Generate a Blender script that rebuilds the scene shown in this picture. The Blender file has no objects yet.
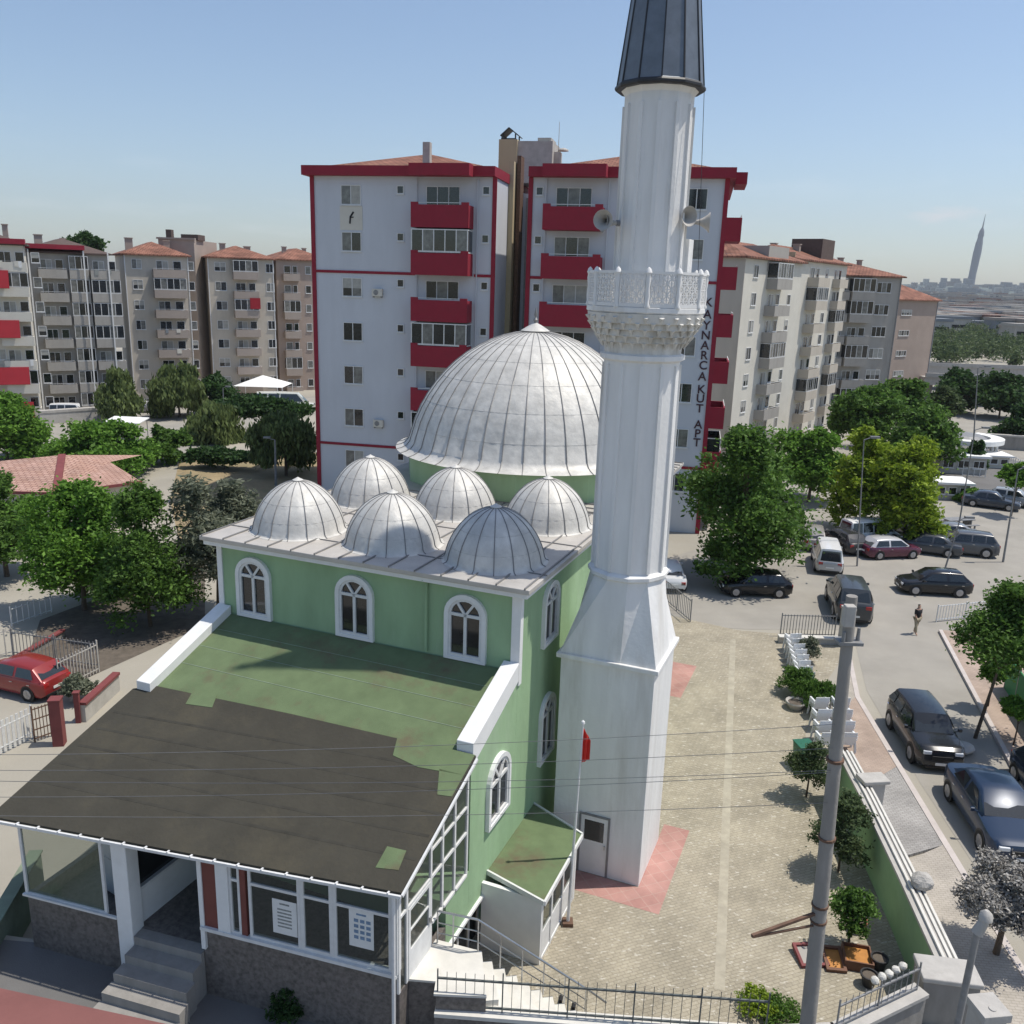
import bpy, math, random
import numpy as np
from mathutils import Vector, Matrix
random.seed(4)
RNG = np.random.default_rng(4)
SC = bpy.context.scene
COL = SC.collection
R = math.radians

# ------------------------------------------------------------------ camera frame
FPX = 880.0; PIT = R(14.6); ROL = R(1.8); CAMH = 18.0
_F = Vector((0, math.cos(PIT), -math.sin(PIT))); _U0 = Vector((0, math.sin(PIT), math.cos(PIT))); _R0 = Vector((1, 0, 0))
_R = _R0*math.cos(ROL) + _U0*math.sin(ROL); _U = _U0*math.cos(ROL) - _R0*math.sin(ROL)
CAM = Vector((0, 0, CAMH))
def ray(x, y): return _R*((x-512)/FPX) - _U*((y-512)/FPX) + _F
def gz(x, y, z=0.0):
    d = ray(x, y); return CAM + d*((z-CAMH)/d.z)
def gy(x, y, Y):
    d = ray(x, y); return CAM + d*(Y/d.y)
def gpl(x, y, p0, n):
    d = ray(x, y); return CAM + d*(((Vector(p0)-CAM).dot(n))/d.dot(n))
YA = R(-22)
A = Vector((math.cos(YA), math.sin(YA), 0)); B = Vector((-A.y, A.x, 0))
O = gz(631, 885)
def w(a, b, z=0.0): return O + A*a + B*b + Vector((0, 0, z))
def loc(p): d = Vector(p)-O; return d.dot(A), d.dot(B), d.z

# ------------------------------------------------------------------ materials
def newmat(name):
    m = bpy.data.materials.new(name); m.use_nodes = True
    nt = m.node_tree; bs = nt.nodes['Principled BSDF']; return m, nt, bs
def lk(nt, a, b): nt.links.new(a, b)
def mat(name, col, rough=0.75, var=0.12, scale=3.0, bump=0.0, metal=0.0, streak=0.0, stain=None, stain_amt=0.5, bscale=None, spec=0.4, coat=0.0):
    m, nt, bs = newmat(name)
    tc = nt.nodes.new('ShaderNodeTexCoord')
    n = nt.nodes.new('ShaderNodeTexNoise'); n.inputs['Scale'].default_value = scale; n.inputs['Detail'].default_value = 6; n.inputs['Roughness'].default_value = .6
    mp = nt.nodes.new('ShaderNodeMapping'); lk(nt, tc.outputs['Object'], mp.inputs[0])
    if streak: mp.inputs['Scale'].default_value = (1, 1, streak)
    lk(nt, mp.outputs[0], n.inputs['Vector'])
    cr = nt.nodes.new('ShaderNodeValToRGB')
    cr.color_ramp.elements[0].position = .3; cr.color_ramp.elements[1].position = .72
    cr.color_ramp.elements[0].color = (*[c*(1-var) for c in col], 1); cr.color_ramp.elements[1].color = (*[min(1, c*(1+var)) for c in col], 1)
    lk(nt, n.outputs['Fac'], cr.inputs[0]); out = cr.outputs[0]
    if stain:
        n2 = nt.nodes.new('ShaderNodeTexNoise'); n2.inputs['Scale'].default_value = scale*.37; n2.inputs['Detail'].default_value = 9; n2.inputs['Roughness'].default_value = .7
        lk(nt, mp.outputs[0], n2.inputs['Vector'])
        r2 = nt.nodes.new('ShaderNodeValToRGB'); r2.color_ramp.elements[0].position = .52; r2.color_ramp.elements[1].position = .68
        r2.color_ramp.elements[0].color = (0, 0, 0, 1); r2.color_ramp.elements[1].color = (stain_amt,)*3+(1,)
        lk(nt, n2.outputs['Fac'], r2.inputs[0])
        mx = nt.nodes.new('ShaderNodeMixRGB'); lk(nt, r2.outputs[0], mx.inputs[0]); lk(nt, out, mx.inputs[1]); mx.inputs[2].default_value = (*stain, 1); out = mx.outputs[0]
    lk(nt, out, bs.inputs['Base Color'])
    bs.inputs['Roughness'].default_value = rough; bs.inputs['Metallic'].default_value = metal
    bs.inputs['Specular IOR Level'].default_value = spec; bs.inputs['Coat Weight'].default_value = coat; bs.inputs['Coat Roughness'].default_value = .06
    if bump:
        b = nt.nodes.new('ShaderNodeBump'); b.inputs['Strength'].default_value = bump; b.inputs['Distance'].default_value = .03
        n3 = nt.nodes.new('ShaderNodeTexNoise'); n3.inputs['Scale'].default_value = bscale or scale*4; n3.inputs['Detail'].default_value = 5
        lk(nt, tc.outputs['Object'], n3.inputs['Vector']); lk(nt, n3.outputs['Fac'], b.inputs['Height']); lk(nt, b.outputs[0], bs.inputs['Normal'])
    return m
def brickmat(name, c1, c2, mortar, bw, bh, msize=.006, rot=0.0, patch=None, rough=.9, plane='XY', off=.5, var=.25, patch_lo=.60, patch_hi=.66):
    m, nt, bs = newmat(name)
    tc = nt.nodes.new('ShaderNodeTexCoord'); mp = nt.nodes.new('ShaderNodeMapping'); lk(nt, tc.outputs['Object'], mp.inputs[0])
    if plane == 'XZ': mp.inputs['Rotation'].default_value = (R(90), 0, rot)
    else: mp.inputs['Rotation'].default_value = (0, 0, rot)
    br = nt.nodes.new('ShaderNodeTexBrick'); lk(nt, mp.outputs[0], br.inputs['Vector'])
    br.inputs['Color1'].default_value = (*c1, 1); br.inputs['Color2'].default_value = (*c2, 1); br.inputs['Mortar'].default_value = (*mortar, 1)
    br.inputs['Scale'].default_value = 1; br.inputs['Brick Width'].default_value = bw; br.inputs['Row Height'].default_value = bh
    br.inputs['Mortar Size'].default_value = msize; br.inputs['Mortar Smooth'].default_value = .2; br.offset = off
    n = nt.nodes.new('ShaderNodeTexNoise'); n.inputs['Scale'].default_value = .7; n.inputs['Detail'].default_value = 8; n.inputs['Roughness'].default_value = .65; lk(nt, tc.outputs['Object'], n.inputs['Vector'])
    r = nt.nodes.new('ShaderNodeMapRange'); r.inputs['From Min'].default_value = .3; r.inputs['From Max'].default_value = .7; r.inputs['To Min'].default_value = 1-var; r.inputs['To Max'].default_value = 1+var*.6
    lk(nt, n.outputs['Fac'], r.inputs['Value'])
    ml = nt.nodes.new('ShaderNodeMixRGB'); ml.blend_type = 'MULTIPLY'; ml.inputs[0].default_value = 1; lk(nt, br.outputs['Color'], ml.inputs[1]); lk(nt, r.outputs[0], ml.inputs[2]); out = ml.outputs[0]
    if patch:
        n2 = nt.nodes.new('ShaderNodeTexNoise'); n2.inputs['Scale'].default_value = 4.6; n2.inputs['Detail'].default_value = 4; n2.inputs['Roughness'].default_value = .8
        mq = nt.nodes.new('ShaderNodeMapping'); mq.inputs['Scale'].default_value = (.8, 2.0, 1); mq.inputs['Rotation'].default_value = (0, 0, rot); lk(nt, tc.outputs['Object'], mq.inputs[0]); lk(nt, mq.outputs[0], n2.inputs['Vector'])
        cr = nt.nodes.new('ShaderNodeValToRGB'); cr.color_ramp.elements[0].position = patch_lo; cr.color_ramp.elements[1].position = patch_hi
        cr.color_ramp.elements[0].color = (0, 0, 0, 1); cr.color_ramp.elements[1].color = (.8, .8, .8, 1); lk(nt, n2.outputs['Fac'], cr.inputs[0])
        mx = nt.nodes.new('ShaderNodeMixRGB'); lk(nt, cr.outputs[0], mx.inputs[0]); lk(nt, out, mx.inputs[1]); mx.inputs[2].default_value = (*patch, 1); out = mx.outputs[0]
    lk(nt, out, bs.inputs['Base Color']); bs.inputs['Roughness'].default_value = rough; bs.inputs['Specular IOR Level'].default_value = .25
    b = nt.nodes.new('ShaderNodeBump'); b.inputs['Strength'].default_value = .35; b.inputs['Distance'].default_value = .01; lk(nt, br.outputs['Fac'], b.inputs['Height']); b.invert = True; lk(nt, b.outputs[0], bs.inputs['Normal'])
    return m
def leafmat(name, c, c2, trans=.4):
    m, nt, bs = newmat(name)
    g = nt.nodes.new('ShaderNodeNewGeometry'); tc = nt.nodes.new('ShaderNodeTexCoord')
    n = nt.nodes.new('ShaderNodeTexNoise'); n.inputs['Scale'].default_value = .8; lk(nt, tc.outputs['Object'], n.inputs['Vector'])
    ad = nt.nodes.new('ShaderNodeMath'); ad.operation = 'ADD'; lk(nt, g.outputs['Random Per Island'], ad.inputs[0]); lk(nt, n.outputs['Fac'], ad.inputs[1])
    cr = nt.nodes.new('ShaderNodeValToRGB'); cr.color_ramp.elements[0].position = .3; cr.color_ramp.elements[1].position = .95
    hf = nt.nodes.new('ShaderNodeMath'); hf.operation = 'MULTIPLY'; hf.inputs[1].default_value = .62; lk(nt, ad.outputs[0], hf.inputs[0])
    cr.color_ramp.elements[0].color = (*c, 1); cr.color_ramp.elements[1].color = (*c2, 1); lk(nt, hf.outputs[0], cr.inputs[0])
    lk(nt, cr.outputs[0], bs.inputs['Base Color']); bs.inputs['Roughness'].default_value = .6; bs.inputs['Specular IOR Level'].default_value = .25
    tr = nt.nodes.new('ShaderNodeBsdfTranslucent'); lk(nt, cr.outputs[0], tr.inputs[0])
    mx = nt.nodes.new('ShaderNodeMixShader'); mx.inputs[0].default_value = trans; lk(nt, bs.outputs[0], mx.inputs[1]); lk(nt, tr.outputs[0], mx.inputs[2])
    lk(nt, mx.outputs[0], nt.nodes['Material Output'].inputs[0]); return m
def glassmat(name, tint, mixv):
    m, nt, bs = newmat(name)
    bs.inputs['Base Color'].default_value = (*tint, 1); bs.inputs['Roughness'].default_value = .07; bs.inputs['Specular IOR Level'].default_value = .6
    t = nt.nodes.new('ShaderNodeBsdfTransparent'); t.inputs[0].default_value = (.8, .85, .82, 1)
    mx = nt.nodes.new('ShaderNodeMixShader'); mx.inputs[0].default_value = mixv
    lk(nt, t.outputs[0], mx.inputs[1]); lk(nt, bs.outputs[0], mx.inputs[2]); lk(nt, mx.outputs[0], nt.nodes['Material Output'].inputs[0]); return m

M = {}
M['green'] = mat('green_render', (.29, .425, .25), .92, .14, 1.1, .25, stain=(.36, .46, .32), stain_amt=.55, streak=.3)
M['greenfelt'] = mat('green_roof_felt', (.125, .17, .085), .95, .14, 1.5, .3, bscale=60, stain=(.13, .09, .06), stain_amt=.75)
M['darkfelt'] = mat('dark_roof_felt', (.050, .046, .035), .95, .14, 1.0, .5, bscale=9, stain=(.075, .066, .045), stain_amt=.8)
M['white'] = mat('white_paint', (.74, .74, .73), .6, .05, 2.5, .05, stain=(.6, .58, .54), stain_amt=.3)
M['minwhite'] = mat('minaret_whitewash', (.76, .75, .73), .8, .08, 2.0, .3, streak=.14, stain=(.5, .47, .42), stain_amt=.55)
M['minstain'] = mat('weathered_whitewash', (.66, .64, .6), .85, .12, 3.0, .4, streak=.3, stain=(.3, .27, .22), stain_amt=.6)
M['lead'] = mat('zinc_sheet', (.56, .545, .51), .55, .18, 2.2, .9, metal=.12, bscale=3.0, stain=(.40, .39, .37), stain_amt=.5)
M['leadroof'] = mat('zinc_roof_sheet', (.50, .47, .43), .55, .12, 1.2, .3, metal=.25, bscale=1.5, stain=(.38, .35, .31), stain_amt=.5)
M['seam'] = mat('zinc_seam', (.25, .245, .24), .55, .1, 3, 0, metal=.4)
M['seamlight'] = mat('zinc_seam_light', (.42, .41, .4), .5, .1, 3, 0, metal=.4)
M['cone'] = mat('blue_grey_cone_sheet', (.17, .19, .215), .45, .14, 3, .4, metal=.4, bscale=2)
M['glass'] = mat('dark_window_glass', (.018, .02, .022), .06, .5, .8, 0, spec=.7)
M['curtain'] = mat('window_glass_with_curtain', (.16, .16, .15), .15, .5, 2.2, 0, spec=.6)
M['blind'] = mat('pale_blind_behind_glass', (.36, .35, .32), .3, .2, 3, 0, spec=.5)
M['porchglass'] = glassmat('porch_glass', (.10, .105, .095), .42)
M['porchglassgreen'] = glassmat('greenish_porch_glass', (.16, .19, .13), .5)
M['granite'] = mat('mottled_grey_granite', (.14, .125, .115), .5, .45, 9, 0, stain=(.2, .17, .16), stain_amt=.7)
M['redbrown'] = mat('red_brown_paint', (.17, .05, .04), .6, .1, 2)
M['crimson'] = mat('crimson_paint', (.26, .012, .03), .7, .1, 1.5, .05, stain=(.19, .02, .03), stain_amt=.4)
M['blockwall'] = mat('bluish_white_render', (.54, .56, .60), .9, .05, .6, .08, streak=.3, stain=(.47, .48, .51), stain_amt=.4)
M['beige'] = mat('beige_render', (.50, .45, .38), .9, .07, .5, .08, streak=.3, stain=(.29, .26, .21), stain_amt=.4)
M['yellowbeige'] = mat('yellow_beige_render', (.47, .39, .25), .9, .07, .5, .08, streak=.3)
M['taupe'] = mat('taupe_render', (.35, .295, .255), .9, .08, .5, .08)
M['greyrender'] = mat('grey_render', (.36, .34, .31), .9, .08, .5, .08, streak=.3, stain=(.22, .2, .18), stain_amt=.5)
M['bluegrey'] = mat('blue_grey_render', (.22, .235, .255), .9, .08, .4, .05)
M['pinkbeige'] = mat('pinkish_beige_render', (.36, .285, .24), .9, .08, .5, .08)
M['cream'] = mat('cream_render', (.6, .57, .5), .9, .06, .6, .05)
M['tile'] = brickmat('orange_roof_tiles', (.33, .16, .11), (.27, .125, .085), (.13, .06, .045), .5, .38, .05, 0, var=.5)
M['tilepink'] = brickmat('pale_pink_roof_tiles', (.5, .33, .27), (.42, .26, .2), (.2, .1, .08), .45, .3, .03)
M['brownroof'] = mat('brown_roof', (.1, .07, .06), .8, .2, 3)
M['concrete'] = mat('concrete', (.27, .255, .235), .92, .14, 2.5, .3, stain=(.17, .155, .14), stain_amt=.5, streak=.3)
M['concretelight'] = mat('pale_concrete', (.43, .41, .38), .92, .12, 2.5, .3, stain=(.3, .28, .25), stain_amt=.5)
M['rust'] = mat('rusty_steel', (.13, .075, .05), .8, .3, 6, .2)
M['steel'] = mat('brushed_steel_tube', (.45, .46, .47), .3, .1, 5, metal=.9)
M['blackmetal'] = mat('black_painted_metal', (.03, .03, .032), .5, .2, 5)
M['greymetal'] = mat('grey_painted_metal', (.22, .22, .22), .5, .2, 5)
M['whitemetal'] = mat('white_painted_metal', (.66, .66, .65), .5, .08, 5)
M['plastic'] = mat('white_plastic', (.7, .71, .72), .4, .05, 5)
M['trunk'] = mat('bark', (.10, .075, .055), .95, .3, 8, .5)
M['marble'] = mat('white_marble_step', (.62, .6, .55), .6, .1, 2, .05, stain=(.45, .42, .36), stain_amt=.5)
M['redpaint'] = mat('dull_red_paint', (.19, .05, .05), .7, .15, 2)
M['ledge'] = mat('faded_red_ledge_paint', (.2, .08, .07), .85, .15, 1.5, .3, stain=(.25, .1, .09), stain_amt=.6)
M['yard'] = brickmat('yard_block_paving', (.375, .335, .255), (.33, .295, .225), (.245, .215, .165), .22, .11, .009, R(-22), patch=(.60, .565, .49), patch_lo=.585, patch_hi=.63)
M['yardband'] = mat('plain_paving_channel', (.375, .34, .265), .9, .2, 2, .3, stain=(.33, .3, .24), stain_amt=.8)
M['redpav'] = brickmat('red_paving_slabs', (.44, .25, .215), (.39, .21, .18), (.46, .33, .28), .42, .42, .008, R(-22), patch=(.55, .42, .38), off=0, patch_lo=.66, patch_hi=.72)
M['street'] = mat('worn_concrete_street', (.305, .285, .25), .92, .12, .35, .3, bscale=20, stain=(.24, .225, .2), stain_amt=.5)
M['asphalt'] = mat('grey_asphalt', (.15, .145, .14), .92, .12, .4, .3, bscale=25, stain=(.11, .105, .1), stain_amt=.5)
M['ground'] = mat('dusty_ground', (.335, .31, .26), .95, .14, .12, .3, bscale=8, stain=(.27, .24, .185), stain_amt=.7)
M['dirt'] = mat('dry_grass_earth', (.29, .225, .13), .95, .22, .5, .4, bscale=8, stain=(.16, .16, .08), stain_amt=.7)
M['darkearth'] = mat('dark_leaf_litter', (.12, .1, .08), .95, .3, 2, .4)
M['pinkpav'] = brickmat('pink_pavement_blocks', (.42, .325, .265), (.38, .29, .235), (.3, .25, .21), .2, .1, .01, R(5))
M['beigepav'] = brickmat('beige_pavement_blocks', (.42, .38, .33), (.385, .35, .3), (.3, .27, .23), .2, .1, .01, R(5))
M['greypav'] = brickmat('grey_pavement_blocks', (.36, .35, .33), (.31, .3, .285), (.22, .2, .19), .2, .1, .01, R(5))
M['kerb'] = mat('pale_kerbstone', (.5, .45, .42), .9, .1, 2, .2)
M['facadegreen'] = M['green']
M['sidewall'] = mat('green_boundary_render', (.24, .38, .2), .9, .12, 1.2, .2, stain=(.22, .32, .19), stain_amt=.5)
M['oldgreen'] = mat('faded_grey_green_render', (.2, .25, .18), .92, .15, 1.5, .3, stain=(.13, .14, .11), stain_amt=.6)
M['binGreen'] = mat('green_bin_plastic', (.02, .12, .07), .5, .1, 3)
M['fencegreen'] = mat('bright_green_panel', (.03, .2, .07), .7, .1, 3)
M['flagred'] = mat('red_flag_cloth', (.62, .03, .02), .8, .1, 5)
M['tent'] = mat('white_canvas', (.75, .75, .73), .8, .04, 2)
M['rubble'] = mat('rough_broken_concrete', (.42, .40, .37), .95, .25, 5, .9)
M['feltlap'] = mat('felt_lap', (.045, .042, .033), .95, .3, 2)
M['lettering'] = mat('dark_maroon_letter', (.06, .025, .035), .7)
M['greyrail'] = mat('grey_green_rail_paint', (.11, .12, .115), .5)
M['tyre'] = mat('tyre_rubber', (.02, .02, .02), .85, .2, 8)
M['rim'] = mat('alloy_rim', (.4, .4, .42), .35, .1, 8, metal=.8)
M['carglass'] = mat('car_glass', (.02, .025, .028), .04, .2, 1, spec=.8)
M['lamp'] = mat('headlamp_lens', (.6, .62, .64), .1, .1, 8, spec=.8)
M['taillamp'] = mat('tail_lamp_lens', (.35, .01, .01), .2, .1, 8, spec=.8)
M['chrome'] = mat('chrome_trim', (.6, .6, .62), .18, .05, 8, metal=1.0)
M['plate'] = mat('number_plate', (.7, .7, .68), .5, .05, 8)
M['blacktrim'] = mat('black_trim', (.015, .015, .016), .5, .2, 8)
M['skin'] = mat('skin', (.42, .26, .19), .6, .05, 8)
M['blackcloth'] = mat('black_cloth', (.02, .02, .024), .9, .1, 8)
M['beigecloth'] = mat('beige_trousers', (.33, .28, .2), .9, .1, 8)
M['hair'] = mat('dark_hair', (.015, .012, .01), .7, .1, 8)
M['hill'] = mat('far_hill', (.08, .1, .085), .95, .3, .01)
M['paper'] = mat('poster_paper', (.7, .7, .68), .8, .04, 5)
M['posterblue'] = mat('poster_blue_print', (.17, .25, .36), .8, .3, 20)
M['postergrey'] = mat('poster_grey_print', (.25, .26, .25), .8, .4, 20)
M['tvtower'] = mat('tower_grey_concrete', (.1, .11, .14), .8, .1, .05)
M['orange'] = mat('orange_board', (.45, .2, .05), .7, .2, 3)
M['wood'] = mat('brown_wood', (.16, .08, .05), .7, .2, 6)
M['terracotta'] = mat('terracotta', (.3, .12, .07), .85, .15, 5)
M['redawning'] = mat('red_awning_cloth', (.30, .015, .025), .8, .08, 1)
M['wire'] = mat('grey_cable', (.16, .16, .16), .6, .1, 5)
def paint(name, c, rough=.25): 
    if name not in M: M[name] = mat(name, c, rough, .05, 2, 0, metal=.1, spec=.4, coat=.45)
    return M[name]
LEAF = {
 'green': leafmat('leaf_mid_green', (0.043, 0.095, 0.017), (0.146, 0.268, 0.049)),
 'bright': leafmat('leaf_bright_green', (0.061, 0.140, 0.017), (0.183, 0.354, 0.049)),
 'dark': leafmat('leaf_dark_green', (0.016, 0.045, 0.013), (0.065, 0.13, 0.034)),
 'yellow': leafmat('leaf_yellow_green', (0.091, 0.159, 0.012), (0.354, 0.464, 0.043)),
 'olive': leafmat('leaf_grey_olive', (0.09, 0.11, 0.07), (0.26, 0.28, 0.2)),
 'willow': leafmat('leaf_willow_green', (0.073, 0.104, 0.037), (0.207, 0.268, 0.091)),
 'dull': leafmat('leaf_dull_green', (0.042, 0.07, 0.03), (0.12, 0.165, 0.065)),
 'dusty': leafmat('leaf_dusty_grey', (0.19, 0.18, 0.165), (0.42, 0.4, 0.37), .1),
}

# ------------------------------------------------------------------ mesh builder
class MB:
    def __init__(s): s.v = []; s.f = []; s.m = []
    def face(s, pts, m=0):
        n = len(s.v); s.v += [tuple(p) for p in pts]; s.f.append(tuple(range(n, n+len(pts)))); s.m.append(m)
    def hexa(s, p, m=0):   # 8 pts bottom 4 ccw, top 4 ccw
        n = len(s.v); s.v += [tuple(q) for q in p]
        for f in ((0, 3, 2, 1), (4, 5, 6, 7), (0, 1, 5, 4), (1, 2, 6, 5), (2, 3, 7, 6), (3, 0, 4, 7)):
            s.f.append(tuple(n+i for i in f)); s.m.append(m)
    def box(s, x0, y0, z0, x1, y1, z1, m=0):
        if x0 > x1: x0, x1 = x1, x0
        if y0 > y1: y0, y1 = y1, y0
        if z0 > z1: z0, z1 = z1, z0
        s.hexa([(x0, y0, z0), (x1, y0, z0), (x1, y1, z0), (x0, y1, z0), (x0, y0, z1), (x1, y0, z1), (x1, y1, z1), (x0, y1, z1)], m)
    def bar(s, p, q, wd, h, m=0, up=(0, 0, 1)):
        p = Vector(p); q = Vector(q); d = (q-p).normalized(); u = Vector(up)
        sx = d.cross(u)
        if sx.length < 1e-4: sx = d.cross(Vector((0, 1, 0)))
        sx.normalize(); u = sx.cross(d).normalized(); a = sx*wd/2; b = u*h/2
        s.hexa([p-a-b, p+a-b, q+a-b, q-a-b, p-a+b, p+a+b, q+a+b, q-a+b], m)
    def prism(s, poly, z0, z1, m=0):
        n = len(s.v); k = len(poly)
        ar = sum(poly[i][0]*poly[(i+1) % k][1]-poly[(i+1) % k][0]*poly[i][1] for i in range(k))
        if ar < 0: poly = poly[::-1]
        s.v += [(p[0], p[1], z0) for p in poly]+[(p[0], p[1], z1) for p in poly]
        s.f.append(tuple(range(n+k-1, n-1, -1))); s.m.append(m); s.f.append(tuple(range(n+k, n+2*k))); s.m.append(m)
        for i in range(k): j = (i+1) % k; s.f.append((n+i, n+j, n+k+j, n+k+i)); s.m.append(m)
    def cyl(s, p, q, r0, r1=None, n=10, m=0, caps=True):
        r1 = r0 if r1 is None else r1
        p = Vector(p); q = Vector(q); d = (q-p).normalized(); x = d.orthogonal().normalized(); y = d.cross(x); k = len(s.v)
        for c, r in ((p, r0), (q, r1)):
            for i in range(n): t = 2*math.pi*i/n; s.v.append(tuple(c+x*r*math.cos(t)+y*r*math.sin(t)))
        for i in range(n): j = (i+1) % n; s.f.append((k+i, k+j, k+n+j, k+n+i)); s.m.append(m)
        if caps: s.f.append(tuple(range(k+n-1, k-1, -1))); s.m.append(m); s.f.append(tuple(range(k+n, k+2*n))); s.m.append(m)
    def tube(s, pts, r, n=6, m=0):
        for a, b in zip(pts[:-1], pts[1:]): s.cyl(a, b, r, r, n, m)
    def lathe(s, prof, n=24, c=(0, 0, 0), m=0, rot=0.0, capt=True, capb=True):
        k = len(s.v)
        for r, z in prof:
            for i in range(n): t = 2*math.pi*i/n+rot; s.v.append((c[0]+r*math.cos(t), c[1]+r*math.sin(t), c[2]+z))
        for a in range(len(prof)-1):
            for i in range(n): j = (i+1) % n; s.f.append((k+a*n+i, k+a*n+j, k+(a+1)*n+j, k+(a+1)*n+i)); s.m.append(m)
        if capb: s.f.append(tuple(range(k+n-1, k-1, -1))); s.m.append(m)
        if capt: q = k+(len(prof)-1)*n; s.f.append(tuple(range(q, q+n))); s.m.append(m)
    def mesh(s, name, mats, smooth=None):
        me = bpy.data.meshes.new(name); me.from_pydata(s.v, [], s.f)
        if not isinstance(mats, (list, tuple)): mats = [mats]
        for x in mats: me.materials.append(x)
        me.polygons.foreach_set('material_index', s.m)
        if smooth is not None:
            me.polygons.foreach_set('use_smooth', [True]*len(s.f)); me.update()
            try: me.set_sharp_from_angle(angle=R(smooth))
            except Exception: pass
        me.update(); return me
    def build(s, name, mats, parent=None, smooth=None, bevel=0):
        o = bpy.data.objects.new(name, s.mesh(name, mats, smooth)); COL.objects.link(o)
        if parent: o.parent = parent
        if bevel:
            b = o.modifiers.new('bevel', 'BEVEL'); b.width = bevel; b.segments = 2; b.limit_method = 'ANGLE'; b.angle_limit = R(35)
        return o
def tag(o, label=None, cat=None, group=None, kind=None):
    if label: o['label'] = label
    if cat: o['category'] = cat
    if group: o['group'] = group
    if kind: o['kind'] = kind
    return o
def empty(name, p=(0, 0, 0), rz=0.0, label=None, cat=None, group=None):
    o = bpy.data.objects.new(name, None); COL.objects.link(o); o.location = p; o.rotation_euler = (0, 0, rz); o.empty_display_size = .3
    return tag(o, label, cat, group)
def place(me, name, parent, p=(0, 0, 0), rz=0.0, sc=None):
    o = bpy.data.objects.new(name, me); COL.objects.link(o); o.parent = parent; o.location = p; o.rotation_euler = (0, 0, rz)
    if sc: o.scale = sc
    return o
def copy_tree(o, parent=None):
    c = o.copy(); COL.objects.link(c); c.parent = parent
    for ch in list(o.children): copy_tree(ch, c)
    return c
def struct(name, mb, m, **k):
    o = mb.build(name, m, **k); o['kind'] = 'structure'; return o

# ------------------------------------------------------------------ ground, streets, paving
bound = [(-400, 60), (-40, 30), tuple(w(-15.2, -10.2).xy), tuple(w(-13.2, -9.7).xy), tuple(w(-3.3, -8.6).xy), (-1.35, 16.6), (6.1, 16.2), (7.7, 16.35), (10.4, 17.7), (10.9, 17.4), (10.9, -20)]
g = MB()
north = bound + [(6000, -20), (6000, 9000), (-5000, 9000), (-5000, 60)]
g.face([(x, y, -.012) for x, y in north])
for (x0, y0), (x1, y1) in zip(bound[:-1], bound[1:]): g.face([(x0, y0, .8), (x1, y1, .8), (x1, y1, -.012), (x0, y0, -.012)])
g.face([(x, y, .8) for x, y in [(-400, -30), (10.9, -30)] + bound[::-1]])
struct('ground', g, M['ground'])

def sheet(name, pts, m, z=0.0, th=None):
    s = MB(); s.face([(p[0], p[1], z) for p in pts]); o = s.build(name, m); o['kind'] = 'structure'
    me = o.data
    if me.polygons[0].normal.z < 0: me.flip_normals()
    return o
sheet('front_court', [(-14, 4), (10.8, 4), (10.8, 17.3), (7.7, 16.3), (-1.35, 16.5), tuple(w(-3.3, -8.7).xy), tuple(w(-13.4, -9.85).xy), tuple(w(-15.1, -10.4).xy)], M['asphalt'], .805)  # dark asphalt colour stands in for the shade over the court
# right hand street (concrete) and the square beyond
sheet('street', [(15.0, 2), (40, 2), (48, 60), (75, 110), (110, 180), (100, 200), (60, 150), (24, 100), (15, 62), (9, 56), (-3, 56), (-3, 46), (13.4, 45.2), (19.0, 45.6), (16.9, 38), (15.9, 30), (15.0, 19)], M['street'], -.004)
sheet('street', [gz(x, y) for x, y in [(-40, 560), (60, 560), (150, 470), (300, 415), (420, 410), (420, 395), (80, 400), (-60, 430)]], M['street'], -.005)
sheet('road', [gz(x, y) for x, y in [(1100, 520), (900, 480), (880, 455), (930, 440), (985, 448), (1100, 495)]], M['asphalt'], .0)
yl = [(-1.35, 16.6), (6.1, 16.2), (7.7, 16.35), (10.4, 17.7), (11.4, 18.6), (12.25, 29), (12.6, 33.5), (14.8, 38), (18.6, 44.2), (12.6, 45.0), (8.0, 47.6), (0, 30), tuple(w(-3.3, -5).xy)]
sheet('yard_paving', yl, M['yard'], 0.0)
s = MB()
p0, p1 = gz(719.5, 990), gz(733, 640); dd = (p1-p0).normalized(); nn = Vector((-dd.y, dd.x, 0))*.14
s.face([(p0+nn)[:2]+(.004,), (p1+nn)[:2]+(.004,), (p1-nn)[:2]+(.004,), (p0-nn)[:2]+(.004,)] if False else [tuple(q.xy)+(.004,) for q in (p0-nn, p1-nn, p1+nn, p0+nn)])
o = struct('paving_channel', s, M['yardband'])
if o.data.polygons[0].normal.z < 0: o.data.flip_normals()
s = MB()
def lq(a0, b0, a1, b1, z): return [tuple(w(a, b).xy)+(z,) for a, b in ((a0, b0), (a1, b0), (a1, b1), (a0, b1))]
s.face(lq(-2.6, -.95, 1.1, -.02, .004)); s.face(lq(.22, -.02, 1.1, 3.6, .004)); s.face(lq(-2.6, 13.5, -1.3, 17.3, .004))
struct('red_paving', s, M['redpav'])
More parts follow.
